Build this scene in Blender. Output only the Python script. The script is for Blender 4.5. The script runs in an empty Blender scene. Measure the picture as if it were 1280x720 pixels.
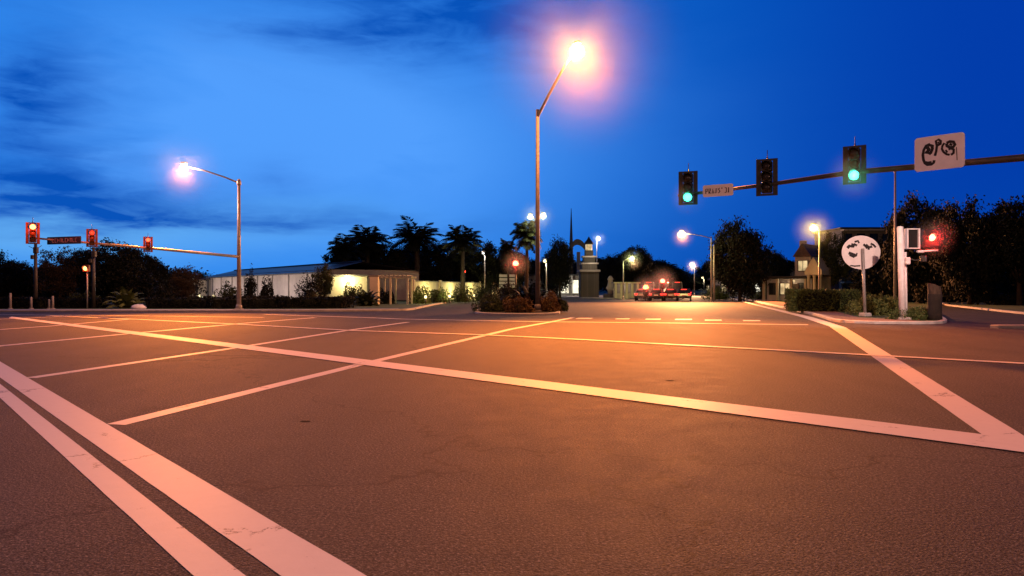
import bpy, math, random
from mathutils import Vector, Matrix, noise as mn

PI = math.pi
R = math.radians
F, CX, CY, H = 900.0, 640.0, 360.0, 1.6          # focal length and centre of the view, camera height
sc = bpy.context.scene
col = sc.collection
rnd = random.Random(7)


def G(x, y):                                      # a point of the ground
    Y = H * F / (y - CY)
    return Vector(((x - CX) / F * Y, Y, 0.0))


def P(x, y, Y):                                   # a point at depth Y
    return Vector(((x - CX) / F * Y, Y, H + (CY - y) / F * Y))


# ------------------------------------------------------------------ materials
def newmat(name):
    m = bpy.data.materials.new(name)
    m.use_nodes = True
    nt = m.node_tree
    return m, nt, nt.nodes['Principled BSDF'], nt.nodes, nt.links


def mat(name, c, rough=0.7, var=0.25, scale=3.0, bump=0.0, bscale=40.0, metal=0.0, c2=None, spec=0.4):
    m, nt, b, N, L = newmat(name)
    tc = N.new('ShaderNodeTexCoord')
    n = N.new('ShaderNodeTexNoise')
    n.inputs['Scale'].default_value = scale
    n.inputs['Detail'].default_value = 6
    n.inputs['Roughness'].default_value = 0.65
    L.new(tc.outputs['Object'], n.inputs['Vector'])
    r = N.new('ShaderNodeValToRGB')
    r.color_ramp.elements[0].position = 0.3
    r.color_ramp.elements[1].position = 0.72
    d = c2 or tuple(v * (1 - var) for v in c)
    u = tuple(min(1, v * (1 + var)) for v in c)
    r.color_ramp.elements[0].color = (*d, 1)
    r.color_ramp.elements[1].color = (*u, 1)
    L.new(n.outputs['Fac'], r.inputs['Fac'])
    L.new(r.outputs['Color'], b.inputs['Base Color'])
    b.inputs['Roughness'].default_value = rough
    b.inputs['Metallic'].default_value = metal
    b.inputs['Specular IOR Level'].default_value = spec
    if bump:
        n2 = N.new('ShaderNodeTexNoise')
        n2.inputs['Scale'].default_value = bscale
        n2.inputs['Detail'].default_value = 5
        L.new(tc.outputs['Object'], n2.inputs['Vector'])
        bp = N.new('ShaderNodeBump')
        bp.inputs['Strength'].default_value = bump
        bp.inputs['Distance'].default_value = 0.02
        L.new(n2.outputs['Fac'], bp.inputs['Height'])
        L.new(bp.outputs['Normal'], b.inputs['Normal'])
    return m


def glow(name, c, s, base=(0.02, 0.02, 0.02), vary=0.0, scale=2.0):
    m, nt, b, N, L = newmat(name)
    b.inputs['Base Color'].default_value = (*base, 1)
    b.inputs['Emission Color'].default_value = (*c, 1)
    b.inputs['Emission Strength'].default_value = s
    b.inputs['Roughness'].default_value = 0.3
    if vary:
        tc = N.new('ShaderNodeTexCoord')
        n = N.new('ShaderNodeTexNoise')
        n.inputs['Scale'].default_value = scale
        n.inputs['Detail'].default_value = 3
        L.new(tc.outputs['Object'], n.inputs['Vector'])
        mr = N.new('ShaderNodeMapRange')
        mr.inputs[1].default_value = 0.3
        mr.inputs[2].default_value = 0.7
        mr.inputs[3].default_value = s * (1 - vary)
        mr.inputs[4].default_value = s * (1 + vary)
        L.new(n.outputs['Fac'], mr.inputs[0])
        L.new(mr.outputs[0], b.inputs['Emission Strength'])
    return m


def asphalt_nodes(N, L, tc):
    """colour, height, roughness sockets of weathered asphalt (world metres)"""
    def noise(scale, detail=4, rough=0.6, vec=None):
        n = N.new('ShaderNodeTexNoise')
        n.inputs['Scale'].default_value = scale
        n.inputs['Detail'].default_value = detail
        n.inputs['Roughness'].default_value = rough
        L.new(vec or tc.outputs['Object'], n.inputs['Vector'])
        return n
    fine = noise(42, 4, 0.8)
    grit = N.new('ShaderNodeTexVoronoi')
    grit.inputs['Scale'].default_value = 70
    L.new(tc.outputs['Object'], grit.inputs['Vector'])
    big = noise(0.35, 5, 0.6)
    mid = noise(2.2, 4, 0.6)
    mp = N.new('ShaderNodeMapping')
    mp.inputs['Rotation'].default_value = (0, 0, R(14))
    mp.inputs['Scale'].default_value = (1.0, 0.06, 1)
    L.new(tc.outputs['Object'], mp.inputs['Vector'])
    lane = noise(0.8, 3, 0.5, mp.outputs['Vector'])
    r = N.new('ShaderNodeValToRGB')
    e = r.color_ramp.elements
    e[0].position, e[0].color = 0.36, (0.006, 0.0058, 0.006, 1)
    e[1].position, e[1].color = 0.72, (0.24, 0.215, 0.20, 1)
    k = e.new(0.52)
    k.color = (0.050, 0.0445, 0.042, 1)
    L.new(fine.outputs['Fac'], r.inputs['Fac'])
    r2 = N.new('ShaderNodeMapRange')
    r2.inputs[1].default_value, r2.inputs[2].default_value = 0.0, 0.9
    r2.inputs[3].default_value, r2.inputs[4].default_value = 1.5, 0.4
    L.new(grit.outputs['Distance'], r2.inputs[0])
    def mr(sock, a, b_, lo, hi):
        q = N.new('ShaderNodeMapRange')
        q.inputs[1].default_value, q.inputs[2].default_value = a, b_
        q.inputs[3].default_value, q.inputs[4].default_value = lo, hi
        L.new(sock, q.inputs[0])
        return q.outputs[0]
    def mul(a, b_):
        q = N.new('ShaderNodeMath')
        q.operation = 'MULTIPLY'
        L.new(a, q.inputs[0])
        L.new(b_, q.inputs[1])
        return q.outputs[0]
    g = mul(mul(r2.outputs[0], mr(big.outputs['Fac'], .3, .7, .86, 1.12)),
            mul(mr(mid.outputs['Fac'], .3, .7, .92, 1.08), mr(lane.outputs['Fac'], .3, .7, .84, 1.14)))
    # a few sealed cracks
    warp = noise(0.5, 4, 0.6)
    va = N.new('ShaderNodeVectorMath')
    va.operation = 'MULTIPLY_ADD'
    va.inputs[1].default_value = (3.5, 3.5, 0)
    L.new(warp.outputs['Color'], va.inputs[0])
    L.new(tc.outputs['Object'], va.inputs[2])
    cr = N.new('ShaderNodeTexVoronoi')
    cr.feature = 'DISTANCE_TO_EDGE'
    cr.inputs['Scale'].default_value = 0.085
    L.new(va.outputs[0], cr.inputs['Vector'])
    crack = mul(mr(cr.outputs['Distance'], 0.0008, 0.0032, 0.42, 1.0), mr(noise(0.9, 5, .7).outputs['Fac'], .60, .72, 1.0, .72))
    g = mul(g, crack)
    mx = N.new('ShaderNodeVectorMath')
    mx.operation = 'SCALE'
    L.new(r.outputs['Color'], mx.inputs[0])
    L.new(g, mx.inputs['Scale'])
    rough = mr(mid.outputs['Fac'], .3, .7, .76, .84)
    return mx.outputs[0], grit.outputs['Distance'], rough, fine


def asphalt_mat():
    m, nt, b, N, L = newmat('asphalt')
    tc = N.new('ShaderNodeTexCoord')
    c, h, ro, fine = asphalt_nodes(N, L, tc)
    L.new(c, b.inputs['Base Color'])
    L.new(ro, b.inputs['Roughness'])
    b.inputs['Specular IOR Level'].default_value = 0.16
    bp = N.new('ShaderNodeBump')
    bp.invert = True
    bp.inputs['Strength'].default_value = 0.45
    bp.inputs['Distance'].default_value = 0.008
    L.new(h, bp.inputs['Height'])
    L.new(bp.outputs['Normal'], b.inputs['Normal'])
    return m


def paint_mat(name, c, wear=0.5):
    m, nt, b, N, L = newmat(name)
    tc = N.new('ShaderNodeTexCoord')
    ac, h, ro, fine = asphalt_nodes(N, L, tc)
    def noise(s, d=5, r_=0.6):
        n = N.new('ShaderNodeTexNoise')
        n.inputs['Scale'].default_value = s
        n.inputs['Detail'].default_value = d
        n.inputs['Roughness'].default_value = r_
        L.new(tc.outputs['Object'], n.inputs['Vector'])
        return n
    n1, n2, n3 = noise(1.1, 6, .7), noise(7, 6, .75), noise(60, 3, .6)
    def math_(op, a, b_):
        q = N.new('ShaderNodeMath')
        q.operation = op
        for i, v in enumerate((a, b_)):
            if isinstance(v, (int, float)):
                q.inputs[i].default_value = v
            else:
                L.new(v, q.inputs[i])
        return q.outputs[0]
    s = math_('ADD', math_('MULTIPLY', n1.outputs['Fac'], 0.35), math_('MULTIPLY', n2.outputs['Fac'], 0.45))
    s = math_('ADD', s, math_('MULTIPLY', n3.outputs['Fac'], 0.2))
    mr = N.new('ShaderNodeMapRange')
    mr.inputs[1].default_value, mr.inputs[2].default_value = 0.335 + .05 * wear, 0.36 + .05 * wear
    L.new(s, mr.inputs[0])
    # hairline cracks across the film
    va = N.new('ShaderNodeVectorMath')
    va.operation = 'MULTIPLY_ADD'
    va.inputs[1].default_value = (.5, .5, 0)
    L.new(n2.outputs['Color'], va.inputs[0])
    L.new(tc.outputs['Object'], va.inputs[2])
    cr = N.new('ShaderNodeTexVoronoi')
    cr.feature = 'DISTANCE_TO_EDGE'
    cr.inputs['Scale'].default_value = 0.5
    L.new(va.outputs[0], cr.inputs['Vector'])
    c1 = N.new('ShaderNodeMapRange')
    c1.inputs[1].default_value, c1.inputs[2].default_value = 0.002, 0.009
    L.new(cr.outputs['Distance'], c1.inputs[0])
    gate = N.new('ShaderNodeMapRange')
    gate.inputs[1].default_value, gate.inputs[2].default_value = 0.43, 0.47
    L.new(n1.outputs['Fac'], gate.inputs[0])
    ck = math_('MAXIMUM', c1.outputs[0], gate.outputs[0])
    keep = math_('MULTIPLY', mr.outputs[0], ck)
    dr = N.new('ShaderNodeValToRGB')
    dr.color_ramp.elements[0].position, dr.color_ramp.elements[1].position = .3, .65
    dr.color_ramp.elements[0].color = (*[v * .93 for v in c], 1)
    dr.color_ramp.elements[1].color = (*c, 1)
    L.new(n2.outputs['Fac'], dr.inputs['Fac'])
    mix = N.new('ShaderNodeMix')
    mix.data_type = 'RGBA'
    L.new(keep, mix.inputs['Factor'])
    L.new(ac, mix.inputs['A'])
    L.new(dr.outputs['Color'], mix.inputs['B'])
    L.new(mix.outputs['Result'], b.inputs['Base Color'])
    b.inputs['Roughness'].default_value = 0.6
    bp = N.new('ShaderNodeBump')
    bp.inputs['Strength'].default_value = 0.15
    bp.inputs['Distance'].default_value = 0.006
    L.new(n3.outputs['Fac'], bp.inputs['Height'])
    L.new(bp.outputs['Normal'], b.inputs['Normal'])
    return m


def leaf_mat(name, c, var=0.5):
    m, nt, b, N, L = newmat(name)
    tc = N.new('ShaderNodeTexCoord')
    n = N.new('ShaderNodeTexNoise')
    n.inputs['Scale'].default_value = 1.3
    n.inputs['Detail'].default_value = 8
    n.inputs['Roughness'].default_value = 0.8
    L.new(tc.outputs['Object'], n.inputs['Vector'])
    r = N.new('ShaderNodeValToRGB')
    r.color_ramp.elements[0].position, r.color_ramp.elements[1].position = .3, .7
    r.color_ramp.elements[0].color = (*[v * (1 - var) for v in c], 1)
    r.color_ramp.elements[1].color = (*[v * (1 + var) for v in c], 1)
    L.new(n.outputs['Fac'], r.inputs['Fac'])
    L.new(r.outputs['Color'], b.inputs['Base Color'])
    b.inputs['Roughness'].default_value = 0.6
    b.inputs['Specular IOR Level'].default_value = 0.2
    return m


def brick_mat(name, a, b2, mortar, scale):
    m, nt, b, N, L = newmat(name)
    tc = N.new('ShaderNodeTexCoord')
    t = N.new('ShaderNodeTexBrick')
    t.inputs['Color1'].default_value = (*a, 1)
    t.inputs['Color2'].default_value = (*b2, 1)
    t.inputs['Mortar'].default_value = (*mortar, 1)
    t.inputs['Scale'].default_value = scale
    mp = N.new('ShaderNodeMapping')
    L.new(tc.outputs['Object'], mp.inputs['Vector'])
    L.new(mp.outputs['Vector'], t.inputs['Vector'])
    L.new(t.outputs['Color'], b.inputs['Base Color'])
    b.inputs['Roughness'].default_value = 0.85
    return m


M = dict(
    asphalt=asphalt_mat(),
    paint=paint_mat('white_road_paint', (.52, .495, .48), .72),
    paint_thin=paint_mat('worn_road_paint', (.50, .47, .44), .9),
    soil=mat('bare_soil', (.05, .045, .03), .9, .5, .6, .5, 6),
    grass=mat('short_grass', (.05, .085, .025), .9, .5, .9, .8, 25),
    concrete=mat('concrete', (.42, .38, .35), .8, .25, 2.5, .3, 30),
    pavers=brick_mat('red_pavers', (.24, .12, .08), (.17, .09, .065), (.08, .07, .06), 4.0),
    steel=mat('galvanised_steel', (.36, .34, .32), .5, .2, 5, .1, 40, .35),
    pole_brown=mat('weathered_pole', (.15, .125, .11), .6, .25, 5, .1, 40, .2),
    dark_steel=mat('painted_dark_steel', (.06, .055, .05), .5, .3, 5, .1, 40, .2),
    post_white=mat('pale_painted_metal', (.78, .75, .74), .55, .14, 4, .1, 30),
    black=mat('black_housing', (.005, .005, .005), .55, .3, 6, .1, 30),
    amber_housing=mat('amber_housing', (.16, .06, .02), .5, .25, 6, .1, 30),
    lens_off=mat('dark_lens', (.02, .016, .012), .2, .3, 8),
    sign_white=mat('white_sign_sheet', (.82, .78, .76), .45, .08, 3),
    sign_ink=mat('black_sign_ink', (.012, .01, .01), .5, .2, 3),
    sign_blue=mat('blue_sign_sheet', (.02, .05, .09), .45, .2, 3),
    sign_pale=mat('pale_sign_letters', (.5, .5, .5), .45, .1, 3),
    bark=mat('bark', (.028, .019, .014), .9, .5, 3, .8, 14),
    wood=mat('weathered_wood', (.07, .043, .027), .85, .5, 4, .7, 18),
    leaf_dark=leaf_mat('leaf_dark', (.006, .0078, .004)),
    leaf_mid=leaf_mat('leaf_mid', (.03, .04, .013)),
    leaf_brown=leaf_mat('leaf_brown', (.04, .026, .012)),
    leaf_hedge=leaf_mat('leaf_hedge', (.075, .105, .03)),
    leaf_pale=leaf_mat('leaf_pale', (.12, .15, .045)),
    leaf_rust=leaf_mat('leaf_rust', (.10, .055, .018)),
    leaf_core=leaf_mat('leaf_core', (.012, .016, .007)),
    wall_beige=mat('beige_render', (.40, .35, .33), .85, .15, 1.2, .2, 12),
    wall_cream=mat('cream_render', (.55, .48, .36), .85, .15, 1.0, .2, 12),
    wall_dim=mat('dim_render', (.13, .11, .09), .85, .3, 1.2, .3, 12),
    wall_grey=mat('grey_render', (.2, .18, .17), .85, .25, 1.2, .2, 12),
    stone=brick_mat('dark_stone', (.13, .11, .10), (.09, .08, .075), (.05, .045, .04), 1.3),
    roof_blue=mat('metal_roof_sheet', (.08, .07, .11), .5, .2, 2, .1, 20),
    roof_dark=mat('dark_roof_edge', (.02, .02, .022), .6, .3, 2),
    roof_brown=mat('brown_roof_tile', (.10, .065, .05), .8, .35, 3, .5, 16),
    glass=mat('dark_window_glass', (.015, .018, .022), .1, .2, 3, spec=.6),
    tyre=mat('tyre_rubber', (.02, .02, .02), .85, .2, 8),
    car_white=mat('white_car_paint', (.35, .34, .33), .3, .06, 2),
    car_red=mat('red_car_paint', (.10, .008, .006), .3, .1, 2),
    car_grey=mat('grey_car_paint', (.05, .05, .055), .3, .1, 2),
    car_black=mat('black_car_paint', (.02, .02, .022), .25, .1, 2),
    window_warm=glow('warm_lit_window', (1, .74, .38), .6, (.3, .25, .15), .6, 1.2),
    window_white=glow('white_lit_window', (1, .93, .72), 1.2, (.4, .38, .3), .5, 0.9),
    bulb_sodium=glow('sodium_lens', (1, .66, .13), 2.6),
    bulb_pink=glow('pinkish_lens', (1, .78, .55), 2.2),
    bulb_warm=glow('warm_white_lens', (1, .86, .42), 2.0),
    bulb_green=glow('greenish_lens', (.93, 1, .42), 2.0),
    bulb_cool=glow('cool_white_lens', (.9, .95, 1), 1.6),
    sig_red=glow('red_signal_lens', (1, .04, .015), 9),
    sig_red_hot=glow('hot_red_signal_lens', (1, .10, .05), 16),
    sig_orange=glow('bright_red_orange_lens', (1, .22, .06), 9),
    sig_red_dim=glow('dim_red_signal_lens', (1, .05, .02), 1.6),
    sig_green=glow('green_signal_lens', (.05, 1, .55), 7),
    tail=glow('tail_light', (1, .03, .02), 3.5),
)


def bowl(name, c, s, clear=.8):
    '''a lit glass bowl: it glows and lets the lamp inside shine through'''
    m = bpy.data.materials.new(name)
    m.use_nodes = True
    N, L = m.node_tree.nodes, m.node_tree.links
    N.clear()
    out = N.new('ShaderNodeOutputMaterial')
    e = N.new('ShaderNodeEmission')
    lw = N.new('ShaderNodeLayerWeight')
    lw.inputs['Blend'].default_value = .35
    cr = N.new('ShaderNodeValToRGB')
    cr.color_ramp.elements[0].color = (*c, 1)
    cr.color_ramp.elements[1].color = (c[0], c[1] * .8, c[2] * .6, 1)
    L.new(lw.outputs['Facing'], cr.inputs['Fac'])
    L.new(cr.outputs['Color'], e.inputs['Color'])
    e.inputs['Strength'].default_value = s / (1 - clear)
    t = N.new('ShaderNodeBsdfTransparent')
    mx = N.new('ShaderNodeMixShader')
    mx.inputs[0].default_value = clear
    L.new(e.outputs[0], mx.inputs[1])
    L.new(t.outputs[0], mx.inputs[2])
    L.new(mx.outputs[0], out.inputs['Surface'])
    return m


for k_, c_, s_ in (('bulb_sodium', (1, .74, .16), 2.2), ('bulb_pink', (1, .8, .6), 1.7), ('bulb_warm', (1, .86, .42), 1.7), ('bulb_green', (.93, 1, .42), 1.6), ('bulb_cool', (.9, .95, 1), 1.4)):
    M[k_] = bowl(k_.replace('bulb', 'lit_bowl'), c_, s_)
M['tar'] = mat('old_tar', (.008, .0075, .007), .95, .3, 6, spec=.03)


# ------------------------------------------------------------------ mesh helper
class MB:
    def __init__(s):
        s.v, s.f, s.sm = [], [], []

    def add(s, vs, fs, smooth=False):
        o = len(s.v)
        s.v += [tuple(v) for v in vs]
        s.f += [tuple(i + o for i in f) for f in fs]
        s.sm += [smooth] * len(fs)
        return s

    def box(s, c, d, rz=0.0, bev=0.0, mtx=None):
        x, y, z = d[0] / 2, d[1] / 2, d[2] / 2
        b = min(bev, x * .9, y * .9, z * .9)
        if b > 0:
            vs, fs = [], []
            idx = {}
            for sx in (-1, 1):
                for sy in (-1, 1):
                    for sz in (-1, 1):
                        for k in range(3):
                            p = [sx * x, sy * y, sz * z]
                            for q in range(3):
                                if q != k:
                                    p[q] -= (sx, sy, sz)[q] * b
                            idx[(sx, sy, sz, k)] = len(vs)
                            vs.append(Vector(p))
            def q4(a):
                return tuple(idx[i] for i in a)
            for sg in (-1, 1):
                fs += [q4([(sg, -1, -1, 0), (sg, 1, -1, 0), (sg, 1, 1, 0), (sg, -1, 1, 0)]),
                       q4([(-1, sg, -1, 1), (1, sg, -1, 1), (1, sg, 1, 1), (-1, sg, 1, 1)]),
                       q4([(-1, -1, sg, 2), (1, -1, sg, 2), (1, 1, sg, 2), (-1, 1, sg, 2)])]
            for a in (-1, 1):
                for c_ in (-1, 1):
                    fs += [q4([(a, c_, -1, 0), (a, c_, 1, 0), (a, c_, 1, 1), (a, c_, -1, 1)]),
                           q4([(a, -1, c_, 0), (a, 1, c_, 0), (a, 1, c_, 2), (a, -1, c_, 2)]),
                           q4([(-1, a, c_, 1), (1, a, c_, 1), (1, a, c_, 2), (-1, a, c_, 2)])]
                    for e in (-1, 1):
                        fs.append(q4([(a, c_, e, 0), (a, c_, e, 1), (a, c_, e, 2)]))
        else:
            vs = [Vector((a * x, b_ * y, e * z)) for e in (-1, 1) for a, b_ in ((-1, -1), (1, -1), (1, 1), (-1, 1))]
            fs = [(3, 2, 1, 0), (4, 5, 6, 7), (0, 1, 5, 4), (1, 2, 6, 5), (2, 3, 7, 6), (3, 0, 4, 7)]
        m = Matrix.Translation(c) @ Matrix.Rotation(rz, 4, 'Z')
        if mtx is not None:
            m = mtx @ m
        return s.add([m @ v for v in vs], fs)

    def tube(s, pts, rad, n=10, caps=True, smooth=True):
        pts = [Vector(p) for p in pts]
        if isinstance(rad, (int, float)):
            rad = [rad] * len(pts)
        vs, fs = [], []
        prev = None
        for i, p in enumerate(pts):
            t = (pts[min(i + 1, len(pts) - 1)] - pts[max(i - 1, 0)])
            t = t.normalized() if t.length > 1e-9 else Vector((0, 0, 1))
            if prev is None:
                a = t.cross(Vector((0, 0, 1)))
                if a.length < 1e-3:
                    a = Vector((1, 0, 0))
            else:
                a = prev - t * prev.dot(t)
            a.normalize()
            prev = a
            b = t.cross(a)
            for k in range(n):
                q = 2 * PI * k / n
                vs.append(p + (a * math.cos(q) + b * math.sin(q)) * rad[i])
        for i in range(len(pts) - 1):
            for k in range(n):
                fs.append((i * n + k, i * n + (k + 1) % n, (i + 1) * n + (k + 1) % n, (i + 1) * n + k))
        s.add(vs, fs, smooth)
        if caps:
            o = len(s.v) - len(vs)
            s.f += [tuple(o + k for k in range(n)), tuple(o + (len(pts) - 1) * n + k for k in range(n))]
            s.sm += [False, False]
        return s

    def lathe(s, prof, c=(0, 0, 0), n=16, mtx=None):
        vs, fs = [], []
        for r, z in prof:
            for k in range(n):
                q = 2 * PI * k / n
                vs.append(Vector((r * math.cos(q), r * math.sin(q), z)))
        for i in range(len(prof) - 1):
            for k in range(n):
                fs.append((i * n + k, i * n + (k + 1) % n, (i + 1) * n + (k + 1) % n, (i + 1) * n + k))
        fs += [tuple(range(n)), tuple((len(prof) - 1) * n + k for k in range(n))]
        m = Matrix.Translation(c)
        if mtx is not None:
            m = m @ mtx
        return s.add([m @ v for v in vs], fs, True)

    def prism(s, poly, z0, z1):
        n = len(poly)
        vs = [(p[0], p[1], z0) for p in poly] + [(p[0], p[1], z1) for p in poly]
        fs = [tuple(range(n)), tuple(range(n, 2 * n))] + [(k, (k + 1) % n, n + (k + 1) % n, n + k) for k in range(n)]
        return s.add(vs, fs)

    def sheet(s, poly, z):
        return s.add([(p[0], p[1], z) for p in poly], [tuple(range(len(poly)))])

    def build(s, name, m, parent=None, loc=None):
        me = bpy.data.meshes.new(name)
        me.from_pydata(s.v, [], s.f)
        me.polygons.foreach_set('use_smooth', s.sm)
        me.materials.append(m)
        me.validate()
        bmesh_fix(me)
        o = bpy.data.objects.new(name, me)
        col.objects.link(o)
        if parent:
            o.parent = parent
        if loc is not None:
            o.location = loc
        return o


def bmesh_fix(me):
    import bmesh
    if len(me.polygons) > 6000:
        return
    b = bmesh.new()
    b.from_mesh(me)
    bmesh.ops.recalc_face_normals(b, faces=b.faces)
    b.to_mesh(me)
    b.free()


def tag(o, label=None, cat=None, group=None, kind=None):
    for k, v in (('label', label), ('category', cat), ('group', group), ('kind', kind)):
        if v:
            o[k] = v
    return o


def thing(name, label, cat, loc=(0, 0, 0), rz=0.0, group=None):
    o = bpy.data.objects.new(name, None)
    o.empty_display_size = 0.3
    col.objects.link(o)
    o.location = loc
    o.rotation_euler = (0, 0, rz)
    return tag(o, label, cat, group)


KIDS = {}


def kids(o):
    return [c for c in bpy.data.objects if c.parent == o]


def copy_tree(o, parent=None):
    c = o.copy()
    col.objects.link(c)
    c.parent = parent
    for ch in kids(o):
        copy_tree(ch, c)
    return c


def struct(name, mb, m, loc=None):
    return tag(mb.build(name, m, None, loc), kind='structure')


def lamp(parent, loc, color, power, radius=0.15, name='bulb_light'):
    d = bpy.data.lights.new(name, 'POINT')
    d.energy, d.color, d.shadow_soft_size = power, color, radius
    o = bpy.data.objects.new(name, d)
    col.objects.link(o)
    o.location = loc
    if parent:
        o.parent = parent
    return o


def spot(parent, loc, target, color, power, size=150, blend=1.0, radius=0.2):
    d = bpy.data.lights.new('bulb_light', 'SPOT')
    d.energy, d.color, d.shadow_soft_size = power, color, radius
    d.spot_size, d.spot_blend = R(size), blend
    o = bpy.data.objects.new('bulb_light', d)
    col.objects.link(o)
    o.location = loc
    o.rotation_euler = (Vector(target) - Vector(loc)).to_track_quat('-Z', 'Y').to_euler()
    if parent:
        o.parent = parent
    return o


BLOOM = {}


def bloom_ball(loc, radius, density, tint=(1, 1, 1), absorb=0.0):
    """added ball of scattering volume that imitates bloom around a lamp, thinning outwards"""
    key = (density, radius, tint, absorb)
    if key not in BLOOM:
        m = bpy.data.materials.new('bloom_volume')
        m.use_nodes = True
        N, L = m.node_tree.nodes, m.node_tree.links
        N.clear()
        out = N.new('ShaderNodeOutputMaterial')
        vs = N.new('ShaderNodeVolumeScatter')
        vs.inputs['Color'].default_value = (*tint, 1)
        vs.inputs['Anisotropy'].default_value = 0.0
        tc = N.new('ShaderNodeTexCoord')
        ln = N.new('ShaderNodeVectorMath')
        ln.operation = 'LENGTH'
        L.new(tc.outputs['Object'], ln.inputs[0])
        mr = N.new('ShaderNodeMapRange')
        mr.interpolation_type = 'SMOOTHSTEP'
        mr.inputs[1].default_value, mr.inputs[2].default_value = 0.0, radius * .97
        mr.inputs[3].default_value, mr.inputs[4].default_value = 1.0, 0.0
        L.new(ln.outputs['Value'], mr.inputs[0])
        pw = N.new('ShaderNodeMath')
        pw.operation = 'POWER'
        pw.inputs[1].default_value = 1.6
        L.new(mr.outputs[0], pw.inputs[0])
        mu = N.new('ShaderNodeMath')
        mu.operation = 'MULTIPLY'
        mu.inputs[1].default_value = density
        L.new(pw.outputs[0], mu.inputs[0])
        L.new(mu.outputs[0], vs.inputs['Density'])
        if absorb:  # orange tint put into the imitated bloom, taking out the blue behind
            va = N.new('ShaderNodeVolumeAbsorption')
            va.inputs['Color'].default_value = (1, .62, .04, 1)
            p2 = N.new('ShaderNodeMath')
            p2.operation = 'POWER'
            p2.inputs[1].default_value = 5.0
            L.new(mr.outputs[0], p2.inputs[0])
            m2 = N.new('ShaderNodeMath')
            m2.operation = 'MULTIPLY'
            m2.inputs[1].default_value = absorb
            L.new(p2.outputs[0], m2.inputs[0])
            L.new(m2.outputs[0], va.inputs['Density'])
            ad = N.new('ShaderNodeAddShader')
            L.new(vs.outputs[0], ad.inputs[0])
            L.new(va.outputs[0], ad.inputs[1])
            L.new(ad.outputs[0], out.inputs['Volume'])
        else:
            L.new(vs.outputs[0], out.inputs['Volume'])
        BLOOM[key] = m
    b = MB()
    prof = [(max(.001, radius * math.sin(PI * i / 12)), -radius * math.cos(PI * i / 12)) for i in range(13)]
    b.lathe(prof, n=24)
    o = b.build('bloom_ball', BLOOM[key], None, loc)  # built-in glow around the light, not mist of the place
    return tag(o, 'added scattering ball imitating bloom around a lit lamp', None, 'added bloom around the lamps', 'stuff')


# ------------------------------------------------------------------ camera
cam_d = bpy.data.cameras.new('camera')
cam_d.sensor_width = 36
cam_d.lens = F / 1280 * 36
cam_d.clip_end = 6000
cam = bpy.data.objects.new('camera', cam_d)
col.objects.link(cam)
cam.location = (0, 0, H)
cam.rotation_euler = (R(90), 0, 0)
sc.camera = cam


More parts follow.
